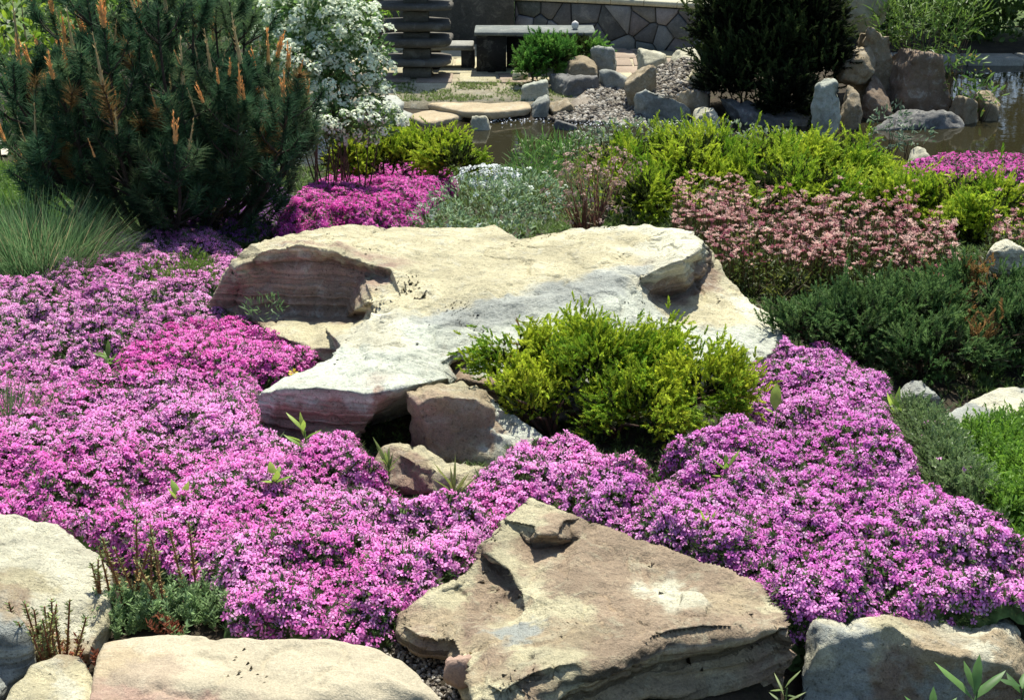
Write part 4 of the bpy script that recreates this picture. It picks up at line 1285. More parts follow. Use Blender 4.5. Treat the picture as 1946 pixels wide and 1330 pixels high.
# ------------------------------------------------------------------ junipers
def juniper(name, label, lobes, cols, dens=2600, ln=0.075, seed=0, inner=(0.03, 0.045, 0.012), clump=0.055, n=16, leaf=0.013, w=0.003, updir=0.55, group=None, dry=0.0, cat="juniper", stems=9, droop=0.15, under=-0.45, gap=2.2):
    """lobes: (px, py, Y, rx_px, ry_px, depth ratio) rounded masses measured in the photograph"""
    rg = np.random.default_rng(seed)
    T = [sprig_template(ln, n, leaf, w, seed=seed + k, droop=droop) for k in range(5)]
    L0 = lobes[0]
    c0 = at(L0[0], L0[1], L0[2])
    base = np.array([c0[0], c0[1], g1(c0[0], c0[1])])
    t = thing(name, tuple(base), label, cat, group)
    b, core, st = Buf(), Buf(), Buf()
    cc = np.array(cols)
    for (px, py, Y, rx, ry, dr) in lobes:
        s = mpp(Y, py)
        c = at(px, py, Y)
        R = np.array([rx * s, rx * s * dr, ry * s / math.cos(R_(20))])
        area = 2 * np.pi * ((R[0] * R[1]) ** 1.6 / 3 + (R[0] * R[2]) ** 1.6 / 3 + (R[1] * R[2]) ** 1.6 / 3) ** (1 / 1.6)
        ncl = max(int(area / (clump * clump * gap)), 6)
        d = unit(rg.normal(size=(ncl * 2, 3)))
        d = d[d[:, 2] > under][:ncl]
        ncl = len(d)
        lump = 1 + 0.22 * fbm(d * 2.2 + seed, 2, seed) + rg.uniform(-0.16, 0.12, ncl)
        CP = c + d * R * lump[:, None]
        gz = ground(CP[:, 0], CP[:, 1])
        ok = CP[:, 2] > gz + 0.01
        CP, d = CP[ok], d[ok]
        nrm = unit(d / R)
        ks = max(int(dens * clump * clump * 2.2), 6)
        tone = np.clip(rg.normal(0.5, 0.28, len(CP)), 0, 1)
        P = np.repeat(CP, ks, 0); nn = np.repeat(nrm, ks, 0); tn = np.repeat(tone, ks)
        dirv = unit(np.repeat(unit(nrm + rg.normal(size=nrm.shape) * 0.35), ks, 0) * 0.8 + np.array([0, 0, updir]) + rg.normal(size=P.shape) * 0.42)
        P = P + rg.normal(size=P.shape) * clump * 0.5 - nn * clump * rg.uniform(0.0, 1.0, (len(P), 1))
        wq = np.clip(tn + rg.normal(size=len(P)) * 0.18, 0, 1)[:, None]
        C = cc[0] * (1 - wq) + cc[1] * wq
        if dry > 0:
            dd = np.repeat(rg.random(len(CP)) < dry, ks)
            C[dd] = np.array([0.30, 0.17, 0.06]) * rg.uniform(0.7, 1.2, (dd.sum(), 1))
        sc = rg.uniform(0.7, 1.25, len(P))
        for k in range(5):
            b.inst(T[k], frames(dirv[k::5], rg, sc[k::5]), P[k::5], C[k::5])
        # twiggy inside
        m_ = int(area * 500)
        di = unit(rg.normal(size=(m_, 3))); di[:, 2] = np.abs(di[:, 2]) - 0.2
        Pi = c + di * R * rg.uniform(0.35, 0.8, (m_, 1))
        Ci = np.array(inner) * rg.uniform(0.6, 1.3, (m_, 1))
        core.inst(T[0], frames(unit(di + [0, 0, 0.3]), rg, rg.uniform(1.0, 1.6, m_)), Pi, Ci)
        for k in range(stems):
            e = c + unit(rg.normal(size=3) * [1, 1, 0.5] + [0, 0, 0.4]) * R * 0.8
            e[2] = max(e[2], g1(e[0], e[1]) + 0.02)
            b0 = base + np.array([(c[0] - base[0]) * 0.6, (c[1] - base[1]) * 0.6, 0])
            b0[2] = g1(b0[0], b0[1]) - 0.02
            mid = (b0 + e) / 2 + np.array([0, 0, 0.25 * (e[2] - b0[2])])
            tube(st, [b0, mid, e], [0.009, 0.006, 0.002], 5, (0.10, 0.065, 0.04))
    b.build("foliage", M_NEEDLE, t, False, "stuff")
    core.build("inner_twigs", M_NEEDLE, t, False, "stuff")
    st.build("stems", M_BARK, t, True, "stuff")
    return t


GOLD = [(0.15, 0.29, 0.020), (0.52, 0.62, 0.05)]
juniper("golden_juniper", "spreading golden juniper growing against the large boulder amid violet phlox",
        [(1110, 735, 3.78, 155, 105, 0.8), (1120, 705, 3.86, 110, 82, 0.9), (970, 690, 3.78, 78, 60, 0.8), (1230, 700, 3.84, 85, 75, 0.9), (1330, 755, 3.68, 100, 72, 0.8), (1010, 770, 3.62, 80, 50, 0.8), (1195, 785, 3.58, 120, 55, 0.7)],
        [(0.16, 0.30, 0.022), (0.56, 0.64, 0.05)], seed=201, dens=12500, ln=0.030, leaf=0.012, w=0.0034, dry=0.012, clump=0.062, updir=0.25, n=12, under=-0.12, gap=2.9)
GG = "golden junipers along the pond bank"
juniper("golden_juniper", "wide golden juniper mat behind the pink stonecrop",
        [(1300, 325, 8.0, 150, 60, 0.6), (1230, 385, 7.4, 75, 45, 0.7), (1450, 330, 7.9, 140, 52, 0.6), (1580, 325, 8.0, 120, 45, 0.6), (1180, 310, 8.2, 60, 40, 0.7), (1640, 345, 8.0, 50, 22, 0.7), (1520, 365, 7.3, 110, 35, 0.6)],
        GOLD, seed=202, dens=3600, ln=0.085, leaf=0.022, w=0.0048, clump=0.10, updir=0.10, droop=0.3, under=-0.1, gap=2.7, group=GG)
juniper("golden_juniper", "golden juniper mound in front of the magenta phlox at the pond",
        [(1790, 395, 7.1, 130, 34, 0.6), (1700, 390, 7.2, 70, 30, 0.6), (1880, 400, 7.0, 80, 36, 0.7), (1850, 445, 6.6, 60, 55, 0.7)],
        GOLD, seed=203, dens=3600, ln=0.085, leaf=0.022, w=0.0048, clump=0.10, updir=0.10, droop=0.3, under=-0.1, gap=2.7, group=GG)
juniper("golden_juniper", "low yellow green juniper between pine and pond",
        [(730, 306, 9.5, 105, 40, 0.6), (830, 300, 9.6, 60, 40, 0.7), (865, 312, 9.3, 50, 34, 0.7), (665, 308, 9.4, 55, 36, 0.7)],
        GOLD, seed=204, dens=3400, ln=0.075, leaf=0.022, w=0.005, clump=0.10, updir=0.10, droop=0.3, under=-0.1, gap=2.7, group=GG)
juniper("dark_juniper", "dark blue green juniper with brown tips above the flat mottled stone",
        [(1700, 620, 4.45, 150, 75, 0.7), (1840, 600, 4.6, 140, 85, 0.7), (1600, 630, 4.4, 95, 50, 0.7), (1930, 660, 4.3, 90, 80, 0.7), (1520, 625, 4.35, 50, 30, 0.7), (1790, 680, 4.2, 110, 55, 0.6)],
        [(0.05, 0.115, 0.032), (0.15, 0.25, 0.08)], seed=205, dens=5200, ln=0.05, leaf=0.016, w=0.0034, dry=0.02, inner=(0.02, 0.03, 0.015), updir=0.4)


# ------------------------------------------------------------------ mountain pine with orange candles
def pine(label):
    rg = np.random.default_rng(301)
    c = at(322, 440, 6.75)
    base = np.array([c[0], 6.75, g1(c[0], 6.75)])
    t = thing("mountain_pine", tuple(base), label, "pine")
    st, nd = Buf(), Buf()
    cnd = []

    def brush(tip, ax, ls, nN, tone):
        u = rg.uniform(0.0, 1.0, nN) ** 0.8
        P = tip - ax * (1 - u)[:, None] * ls
        dv = unit(rg.normal(size=(nN, 3)))
        dv = unit(dv - ax * (dv @ ax)[:, None])
        dv = unit(dv * 0.9 + ax * rg.uniform(0.25, 1.1, (nN, 1)))
        ln = rg.uniform(0.045, 0.085, nN)
        s = unit(np.cross(dv, rg.normal(size=(nN, 3)))) * 0.0024
        V = np.stack([P - s, P + s, P + dv * ln[:, None]], 1).reshape(-1, 3)
        col = (np.array([0.040, 0.092, 0.046]) if rg.random() < 0.65 else np.array([0.10, 0.165, 0.075])) * tone
        if rg.random() < 0.03: col = np.array([0.20, 0.13, 0.05])
        C = np.repeat(np.array([[0.8, 0.8, 0.8], [0.8, 0.8, 0.8], [1.3, 1.3, 1.25]])[None] * col, nN, 0).reshape(-1, 3)
        nd.add(V, np.arange(nN * 3).reshape(-1, 3), None, C)

    BK = (0.05, 0.04, 0.03)
    for k in range(46):
        a = k * 2.39996 + rg.uniform(-0.25, 0.25)
        r = math.sqrt((k + 0.5) / 46)
        hgt = (1.40 - 0.62 * r * r) * rg.uniform(0.82, 1.06)
        root = base + np.array([math.cos(a) * r * 0.22, math.sin(a) * r * 0.18, -0.02])
        out = np.array([math.cos(a) * 0.66 * r, math.sin(a) * 0.55 * r, 0])
        us = np.linspace(0, 1, 9)
        arch = np.array([root + out * (1 - (1 - u) ** 1.9) * 0.95 + np.array([0, 0, hgt * u ** 1.15]) for u in us])
        arch[1:] += rg.normal(size=(8, 3)) * 0.012
        tube(st, arch, np.linspace(0.016, 0.004, 9), 6, BK)
        tone = rg.uniform(0.75, 1.3)
        tipax = unit(arch[-1] - arch[-2] + np.array([0, 0, 0.02]))
        brush(arch[-1], tipax, 0.22, 240, tone)
        if rg.random() < 0.75: cnd.append((arch[-1], tipax, 1.15))
        for lv in (0.26, 0.42, 0.56, 0.70, 0.84):
            lv = lv + rg.uniform(-0.05, 0.05)
            p0 = np.array([np.interp(lv, us, arch[:, i]) for i in range(3)])
            nw = int(rg.integers(2, 6))
            for j in range(nw):
                b_ = rg.uniform(0, 6.28)
                dv = unit(np.array([math.cos(b_) * 0.8, math.sin(b_) * 0.8, rg.uniform(0.35, 0.9)]) + out * 0.5)
                L_ = rg.uniform(0.12, 0.27) * (1.2 - 0.4 * lv)
                e = p0 + dv * L_ + np.array([0, 0, 0.05])
                if e[2] < g1(e[0], e[1]) + 0.17: continue
                tube(st, [p0, p0 + dv * L_ * 0.55, e], [0.006, 0.0045, 0.003], 4, BK)
                ax = unit(dv * 0.6 + np.array([0, 0, 0.6]))
                brush(e, ax, rg.uniform(0.10, 0.2), 150, tone * rg.uniform(0.8, 1.2))
                if lv > 0.5 and rg.random() < 0.19: cnd.append((e, ax, rg.uniform(0.6, 0.95)))
    st.build("stems", M_BARK, t, True, "stuff")
    nd.build("needles", M_NEEDLE, t, False, "stuff")
    meshes = []
    for v in range(6):
        b = Buf()
        orange = v < 4
        for j in range((5, 1, 3, 2, 1, 1)[v]):
            a = rg.uniform(0, 6.28); tl = rg.uniform(0.05, 0.22) if j else 0.04
            d = np.array([math.cos(a) * tl, math.sin(a) * tl, 1.0])
            Lc = (0.15 if j == 0 else rg.uniform(0.07, 0.12)) * (1.25 if not orange else 1)
            col = (0.66, 0.36, 0.13) if orange else (0.40, 0.32, 0.16)
            c2 = np.array(col) * rg.uniform(0.8, 1.2)
            zz = np.linspace(0, 1, 8)
            tube(b, [d * Lc * q for q in zz], 0.0080 * (1 - zz * 0.85) * (1 + 0.12 * np.cos(zz * 40)), 6, c2)
            # bud scales
            for q in range(26):
                h = rg.uniform(0.02, 0.95); aa = rg.uniform(0, 6.28)
                rr = 0.0080 * (1 - h * 0.85)
                p = d * Lc * h + np.array([math.cos(aa), math.sin(aa), 0]) * rr
                p2 = p + np.array([math.cos(aa) * 0.008, math.sin(aa) * 0.008, 0.012])
                sd = np.array([-math.sin(aa), math.cos(aa), 0]) * 0.0022
                b.add([p - sd, p + sd, p2], [(0, 1, 2)], None, c2 * rg.uniform(0.9, 1.6))
        meshes.append(b.mesh("candle", M_DRY))
    L = Vector(t.location)
    for k, (p, ax, sz_) in enumerate(cnd):
        o = bpy.data.objects.new("candle", meshes[int(rg.integers(6))])
        COL.objects.link(o); o.parent = t
        m = Matrix(frames(np.array([unit(ax + [0, 0, 0.8])]), rg, [sz_ * rg.uniform(0.85, 1.15)])[0].tolist()).to_4x4()
        m.translation = Vector(p) - L
        o.matrix_basis = m
    return t


pine("dark mountain pine with upright orange buds above the purple phlox")


# ------------------------------------------------------------------ generic leafy mass
def leafy(name, label, lobes, cols, leafT, dens, seed, cat="shrub", up=0.3, stems=8, shell=0.55, flowers=None, group=None, stem_col=(0.10, 0.07, 0.04), mat=None, kind=None):
    rg = np.random.default_rng(seed)
    L0 = lobes[0]
    c0 = at(L0[0], L0[1], L0[2])
    base = np.array([c0[0], c0[1], g1(c0[0], c0[1])])
    t = thing(name, tuple(base), label, cat, group)
    b, st, fl = Buf(), Buf(), Buf()
    cc = np.array(cols)
    for (px, py, Y, rx, ry, dr) in lobes:
        s = mpp(Y, py)
        c = at(px, py, Y)
        R = np.array([rx * s, rx * s * dr, ry * s])
        n = int(dens * R[0] * R[2] * 3.14)
        d = unit(rg.normal(size=(n, 3)))
        rad = rg.uniform(shell, 1.0, n) ** 0.7 * (1 + 0.25 * fbm(d * 2.5 + seed, 3, seed))
        P = c + d * R * rad[:, None]
        # clumps
        P = P + 0.12 * min(R) * np.stack([vnoise(P / (0.3 * min(R)) + q * 9.1, seed + q) for q in range(3)], 1)
        ok = P[:, 2] > ground(P[:, 0], P[:, 1]) + 0.01
        P, d = P[ok], d[ok]
        dirv = unit(d * 0.7 + np.array([0, 0, up]) + rg.normal(size=P.shape) * 0.6)
        w = np.clip(0.5 + 0.8 * fbm(P / (0.35 * min(R)), 2, seed + 7) + rg.normal(size=len(P)) * 0.2, 0, 1)[:, None]
        C = (cc[0] * (1 - w) + cc[1] * w) * rg.uniform(0.8, 1.2, (len(P), 1))
        b.inst(leafT, frames(dirv, rg, rg.uniform(0.6, 1.25, len(P))), P, C)
        if flowers:
            fT, fn, fcol, fr = flowers
            m_ = int(fn * R[0] * R[2] * 3.14)
            d2 = unit(rg.normal(size=(m_, 3)) + np.array([0, -0.2, fr]))
            P2 = c + d2 * R * rg.uniform(0.9, 1.12, (m_, 1))
            ok = P2[:, 2] > ground(P2[:, 0], P2[:, 1]) + 0.015
            P2, d2 = P2[ok], d2[ok]
            fl.inst(fT, frames(unit(d2 + [0, 0, 0.8] + rg.normal(size=P2.shape) * 0.25), rg, rg.uniform(0.7, 1.3, len(P2))), P2, np.array(fcol) * rg.uniform(0.8, 1.1, (len(P2), 1)))
        for k in range(stems):
            e = c + unit(rg.normal(size=3)) * R * 0.7
            b0 = base + np.array([(c[0] - base[0]) * 0.7 + rg.uniform(-.03, .03), (c[1] - base[1]) * 0.7, 0])
            b0[2] = g1(b0[0], b0[1]) - 0.02
            if e[2] < b0[2]: e[2] = b0[2] + 0.05
            r0 = max(0.006, 0.012 * R[2])
            tube(st, [b0, (b0 + e) / 2 + rg.normal(size=3) * 0.03 * R[2], e], [r0, r0 * 0.7, r0 * 0.25], 5, stem_col)
    b.build("foliage", mat or M_LEAF, t, False, "stuff")
    if stems: st.build("stems", M_BARK, t, True, "stuff")
    if flowers: fl.build("flower_heads", M_PETAL, t, False, "stuff")
    return t


def cluster_template(n=14, r=0.03, fr=0.006, seed=0):
    """domed flower head of many tiny florets"""
    rg = np.random.default_rng(seed)
    V, F, T = [], [], []
    for k in range(n):
        a = rg.uniform(0, 6.28); q = math.sqrt(rg.random())
        c = np.array([math.cos(a) * q * r, math.sin(a) * q * r, (1 - q * q) * r * 0.6])
        M = frames(np.array([[c[0] * 12, c[1] * 12, 0.7]]) + rg.normal(size=(1, 3)) * 0.3, rg)[0]
        o = len(V)
        for j in range(4):
            b_ = 1.5708 * j
            V.append(c + M @ np.array([math.cos(b_) * fr, math.sin(b_) * fr, 0]))
            T.append((1, 1, 1) if j % 2 else (0.9, 0.93, 0.85))
        F.append((o, o + 1, o + 2, o + 3))
    return np.array(V), None, np.array(F), np.array(T)


def strap_template(ln=0.2, w=0.004, bend=0.35, seg=3):
    V, F, T = [], [], []
    for i in range(seg + 1):
        u = i / seg
        ww = w * (1 - u) ** 0.6 if i < seg else 0.0003
        V += [(-ww, bend * ln * u * u, ln * u * (1 - 0.25 * bend * u)), (ww, bend * ln * u * u, ln * u * (1 - 0.25 * bend * u))]
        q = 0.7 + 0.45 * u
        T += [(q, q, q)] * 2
    for i in range(seg):
        F.append((2 * i, 2 * i + 1, 2 * i + 3, 2 * i + 2))
    return np.array(V, float), None, np.array(F), np.array(T)


LEAF_M = leaf_template(0.06, 0.032)
LEAF_S = leaf_template(0.022, 0.012)
CLW = cluster_template(30, 0.040, 0.0095, 1)
CLT = cluster_template(10, 0.012, 0.005, 2)

leafy("white_blossom_shrub", "tall shrub covered in white blossom heads behind the pine",
      [(640, 90, 8.4, 100, 95, 0.8), (590, 170, 8.2, 80, 90, 0.8), (670, 170, 8.3, 65, 90, 0.8), (560, 70, 8.6, 70, 80, 0.8), (700, 230, 8.0, 60, 35, 0.8), (610, 20, 8.5, 90, 60, 0.8), (605, 235, 8.0, 80, 45, 0.7)],
      [(0.07, 0.15, 0.04), (0.18, 0.30, 0.09)], leaf_template(0.04, 0.018), 5200, 401, flowers=(CLW, 400, (0.84, 0.90, 0.74), 0.7), stems=3)

# silvery blue-green tussock on the left
def tussock(name, label, px, py, Y, rx, height, n, cols, seed, bend=0.35, w=0.0022, cat="grass", lean=0.5, dr=0.8):
    rg = np.random.default_rng(seed)
    c = at(px, py, Y)
    base = np.array([c[0], Y, g1(c[0], Y)])
    t = thing(name, tuple(base), label, cat)
    r = rx * mpp(Y, py)
    b = Buf()
    q = np.sqrt(rg.random(n)); a = rg.uniform(0, 6.28, n)
    off = np.stack([np.cos(a) * q * r * 0.75, np.sin(a) * q * r * 0.75 * dr, np.zeros(n)], 1)
    P = base + off
    P[:, 2] = ground(P[:, 0], P[:, 1]) - 0.01
    outd = off / r * lean * 1.4
    cl = np.stack([fbm2(off[:, 0] + P[:, 0], off[:, 1] + P[:, 1], 0.06, 2, seed + q) for q in range(2)], 1)
    d = unit(outd + np.array([0, 0, 1.0]) + rg.normal(size=(n, 3)) * 0.26 + np.c_[cl * 0.9, np.zeros(n)])
    cc = np.array(cols)
    wv = rg.random((n, 1))
    C = cc[0] * (1 - wv) + cc[1] * wv
    dead = rg.random(n) < 0.09
    C[dead] = np.array([0.36, 0.31, 0.17]) * rg.uniform(0.6, 1.1, (dead.sum(), 1))
    sc = height * rg.uniform(0.4, 1.15, n) * (1 - 0.35 * q ** 2)
    for k in range(4):
        T = strap_template(1.0, w / height, bend * (0.5 + 0.35 * k), 3)
        # blades bend outward: local -> frame with y along outward
        dd = d[k::4]
        o = unit(off[k::4] + rg.normal(size=(len(dd), 3)) * 0.12 * r + 1e-6)
        x = unit(np.cross(o, dd)); y = np.cross(dd, x)
        M = np.stack([x, y, dd], 2) * sc[k::4][:, None, None]
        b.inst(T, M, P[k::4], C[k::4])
    b.build("blades", M_LEAF, t, False, "stuff")
    return t


tussock("blue_grass", "silvery blue green grass tussock left of the pine", 60, 500, 5.75, 190, 0.44, 5600, [(0.06, 0.15, 0.05), (0.20, 0.32, 0.14)], 501, bend=0.22, w=0.0026)
tussock("side_grass", "small green grass tuft rooted in the pink phlox", 12, 800, 3.68, 60, 0.25, 900, [(0.05, 0.12, 0.035), (0.12, 0.22, 0.08)], 502, bend=0.45, w=0.0018)

# silver-leaved mat with small white flowers
leafy("silver_mat", "silver leaved mat plant with white flowers behind the large boulder",
      [(920, 385, 6.3, 110, 50, 0.5), (1000, 375, 6.4, 80, 50, 0.5), (840, 412, 6.0, 60, 24, 0.6), (960, 440, 5.5, 55, 18, 0.6)],
      [(0.13, 0.24, 0.11), (0.33, 0.44, 0.26)], leaf_template(0.028, 0.008), 6500, 402, flowers=(CLT, 230, (0.75, 0.80, 0.74), 0.4), up=0.6, stems=0, cat="mat plant")
leafy("white_bloom", "low tuft of white flowers between magenta phlox and silver mat",
      [(925, 335, 7.0, 60, 18, 0.6)], [(0.12, 0.2, 0.1), (0.2, 0.3, 0.18)], LEAF_S, 3000, 403, flowers=(CLT, 4200, (0.78, 0.82, 0.85), 0.6), stems=0, cat="flowers")
leafy("faded_bloom", "faded tan and rose flower stalks between silver mat and golden juniper",
      [(1110, 370, 6.7, 75, 60, 0.6), (1140, 320, 7.2, 80, 40, 0.6)], [(0.10, 0.11, 0.04), (0.26, 0.20, 0.11)], leaf_template(0.03, 0.007), 3800, 404, flowers=(CLT, 700, (0.55, 0.36, 0.33), 0.5), up=1.2, cat="flowers", stem_col=(0.18, 0.08, 0.05), stems=24)
leafy("green_tuft", "bright green leafy tuft with small cream flowers at the pond bank",
      [(1030, 300, 9.2, 60, 35, 0.7), (1080, 300, 9.0, 60, 30, 0.7), (1010, 330, 8.4, 50, 25, 0.7)], [(0.06, 0.16, 0.035), (0.16, 0.30, 0.07)], strap_template(0.12, 0.005, 0.4), 2600, 405, flowers=(CLT, 160, (0.6, 0.62, 0.4), 0.6), up=1.0, cat="plant", stems=0)
leafy("shore_plant", "pale grey leaved shore plants sprinkled with white flowers along the pond",
      [(1200, 255, 10.8, 90, 28, 0.5), (1290, 255, 11.0, 70, 22, 0.5), (1120, 275, 10.2, 70, 25, 0.5), (1380, 248, 11.2, 70, 16, 0.5), (1470, 262, 11.0, 60, 16, 0.5)], [(0.13, 0.20, 0.11), (0.26, 0.33, 0.20)], leaf_template(0.05, 0.018), 1500, 406, flowers=(CLT, 260, (0.7, 0.72, 0.62), 0.6), cat="plant")
leafy("shore_shrub", "small silver leaved shrub in front of the leaning brown stone at the pond",
      [(1690, 245, 13.2, 48, 52, 0.7), (1740, 262, 13.0, 40, 25, 0.7)], [(0.07, 0.13, 0.07), (0.20, 0.28, 0.18)], leaf_template(0.06, 0.02), 800, 407, cat="shrub")
leafy("waterside_plant", "waterside plant with yellow flowers between round boulders",
      [(1840, 150, 15.6, 40, 50, 0.7), (1870, 185, 15.4, 40, 25, 0.7), (1815, 110, 15.8, 25, 25, 0.7)], [(0.06, 0.15, 0.03), (0.2, 0.32, 0.07)], leaf_template(0.10, 0.03), 380, 408, flowers=(CLT, 60, (0.65, 0.5, 0.05), 0.5), cat="plant")
leafy("feathery_shrub", "feathery bright green shrub on top of the rockery",
      [(1760, 50, 16.2, 80, 62, 0.8), (1700, 40, 16.4, 50, 50, 0.8), (1820, 30, 16.5, 60, 50, 0.8), (1760, -20, 16.5, 90, 50, 0.8)], [(0.06, 0.14, 0.025), (0.20, 0.32, 0.06)], strap_template(0.16, 0.008, 0.3), 700, 409, cat="shrub", up=0.8)
juniper("round_pine", "low round bright green pine beside the tan angular stone",
        [(1040, 116, 17.0, 46, 36, 0.8), (1098, 98, 17.4, 46, 20, 0.8), (1006, 130, 16.8, 22, 22, 0.8)], [(0.06, 0.19, 0.03), (0.19, 0.38, 0.07)], seed=410, dens=2200, ln=0.09, leaf=0.05, w=0.006, clump=0.10, updir=0.5, cat="pine", stems=3)
# dark conifer on the far bank
juniper("dark_conifer", "tall dark conifer rising from the rocks at the pond",
        [(1450, 120, 15.9, 105, 110, 0.8), (1400, 60, 16.1, 80, 90, 0.8), (1520, 50, 16.1, 90, 95, 0.8), (1460, -20, 16.2, 110, 90, 0.8), (1500, 200, 15.3, 50, 65, 0.7), (1380, 165, 15.6, 50, 45, 0.7), (1560, 120, 15.8, 55, 60, 0.8)],
        [(0.022, 0.042, 0.014), (0.085, 0.12, 0.035)], seed=411, dens=420, ln=0.15, leaf=0.05, w=0.010, clump=0.15, updir=0.8, inner=(0.012, 0.016, 0.008), cat="conifer", stems=4)

# trees, hedges and greenery beyond
def tree(label, px, Y, h, r, cols, seed, n=9000, leaf=0.09, trunk=0.13, low=0.25, name="garden_tree", group="trees behind the wall", x=None):
    rg = np.random.default_rng(seed)
    xx = at(px, 100, Y)[0] if x is None else x
    base = np.array([xx, Y, g1(xx, Y)])
    t = thing(name, tuple(base), label, "tree", group)
    st = Buf()
    top = base + [rg.uniform(-.2, .2), rg.uniform(-.2, .2), h * 0.8]
    tube(st, [base - [0, 0, 0.1], base + [0, 0, h * 0.25], (base + top) / 2 + rg.normal(size=3) * 0.1, top], [trunk * 1.3, trunk, trunk * 0.7, trunk * 0.2], 9, (0.09, 0.07, 0.05))
    ends = []
    for k in range(16):
        u = rg.uniform(low, 0.85)
        p0 = base + (top - base) * u
        a = rg.uniform(0, 6.28)
        ln = r * rg.uniform(0.6, 1.0) * (1.15 - 0.5 * u)
        e = p0 + np.array([math.cos(a) * ln, math.sin(a) * ln, ln * rg.uniform(0.1, 0.6)])
        tube(st, [p0, (p0 + e) / 2 + [0, 0, 0.1], e], [trunk * 0.4, trunk * 0.25, trunk * 0.08], 5, (0.09, 0.07, 0.05))
        ends += [e, (p0 + e) / 2]
    ends.append(top)
    ends = np.array(ends)
    st.build("trunk", M_BARK, t, True)
    k = rg.integers(0, len(ends), n)
    P = ends[k] + rg.normal(size=(n, 3)) * np.array([0.32, 0.32, 0.24]) * r * 0.55
    P = P[P[:, 2] > base[2] + h * low * 0.5]
    cc = np.array(cols)
    w = np.clip(0.5 + fbm(P / 0.5, 2, seed) + rg.normal(size=len(P)) * 0.15, 0, 1)[:, None]
    C = cc[0] * (1 - w) + cc[1] * w
    T = leaf_template(leaf, leaf * 0.6)
    b = Buf()
    b.inst(T, frames(rg.normal(size=(len(P), 3)) + [0, 0, -0.2], rg, rg.uniform(0.7, 1.3, len(P))), P, C)
    b.build("crown", M_LEAF, t, False, "stuff")


tree("broad leafy tree added behind the low flagstone wall for a dark pond reflection", 1180, 24.5, 7.5, 2.6, [(0.03, 0.07, 0.015), (0.07, 0.14, 0.03)], 601, leaf=0.14)  # added, almost unseen: its crown keeps bright sky out of the water
tree("broad leafy tree added behind the tall dark wall end for a dark pond reflection", 760, 25.5, 8.5, 2.8, [(0.03, 0.07, 0.015), (0.08, 0.15, 0.03)], 602, leaf=0.14)  # also added so the pond mirrors dark leaves
tree("dense dark tree behind the feathery shrub on the rockery", 1800, 22.0, 7.0, 2.3, [(0.015, 0.035, 0.010), (0.04, 0.08, 0.02)], 603, leaf=0.13, low=0.06, n=12000)
tree("dense dark tree beyond the pond's far right corner", 2060, 23.0, 8.0, 2.6, [(0.015, 0.035, 0.010), (0.04, 0.08, 0.02)], 604, leaf=0.13, low=0.04, n=12000)
tree("leafy tree added behind the dark conifer for a dark pond reflection", 1500, 23.5, 8.0, 2.5, [(0.02, 0.05, 0.012), (0.05, 0.10, 0.02)], 605, leaf=0.14, low=0.08)  # added tree mass for the pond to reflect, hidden by the conifer
leafy("hedge", "clipped green hedge running behind the low wall", [(1000, -120, 22.6, 200, 170, 0.4), (1300, -120, 22.2, 200, 170, 0.4), (1600, -110, 21.8, 200, 170, 0.4), (1900, -100, 21.6, 200, 170, 0.4), (2150, -80, 21.6, 200, 170, 0.4), (1180, 5, 21.6, 170, 60, 0.5), (1400, 10, 21.2, 140, 60, 0.5), (900, 10, 22.5, 140, 70, 0.5), (1600, 30, 21.0, 120, 70, 0.5), (1920, 60, 21.0, 110, 60, 0.5), (1780, 60, 21.0, 110, 60, 0.5)],  # tall upper lobes are unseen, added so the pond reflects dark green
      [(0.035, 0.08, 0.015), (0.10, 0.17, 0.03)], leaf_template(0.11, 0.06), 420, 606, cat="hedge", stems=3)
leafy("lime_shrub", "lime green leafy shrub at the path behind the pine", [(40, 40, 9.2, 80, 70, 0.7), (100, 110, 9.4, 50, 60, 0.7), (10, 150, 9.0, 60, 70, 0.7)],
      [(0.10, 0.20, 0.018), (0.30, 0.42, 0.04)], leaf_template(0.07, 0.035), 900, 607)
leafy("backing_shrub", "green leafy shrub between the pine and the pond terrace", [(280, 20, 10.5, 130, 80, 0.6), (440, 30, 10.8, 110, 80, 0.6), (180, 60, 10.2, 80, 80, 0.6), (370, 110, 10.2, 150, 80, 0.6), (220, 190, 9.8, 120, 80, 0.6), (60, 250, 9.0, 60, 50, 0.6)],
      [(0.05, 0.12, 0.018), (0.16, 0.27, 0.045)], leaf_template(0.07, 0.035), 800, 608)
leafy("yellow_green_bush", "bright yellow green bush left of the stone pagoda", [(715, 10, 18.6, 40, 40, 0.7)], [(0.12, 0.26, 0.02), (0.3, 0.5, 0.05)], strap_template(0.2, 0.012, 0.4), 500, 609)
leafy("left_hedge", "dark green hedge closing the garden on the far left", [(-40, 20, 13.0, 160, 140, 0.5), (260, -20, 14.0, 180, 120, 0.5), (520, -30, 15.0, 160, 120, 0.5)], [(0.02, 0.05, 0.012), (0.06, 0.12, 0.025)], leaf_template(0.10, 0.05), 500, 610, cat="hedge", stems=2)

# lawn patch and path at the far left
pb = Buf()
Pp = [hit(x, y) for x, y in ((-120, 300), (16, 300), (18, 262), (-120, 258))]
pb.add([(p[0], p[1], p[2] + 0.03) for p in Pp], None, [(0, 1, 2, 3)], (0.55, 0.52, 0.42))
tag(pb.build("path", M_PAVE), kind="structure")


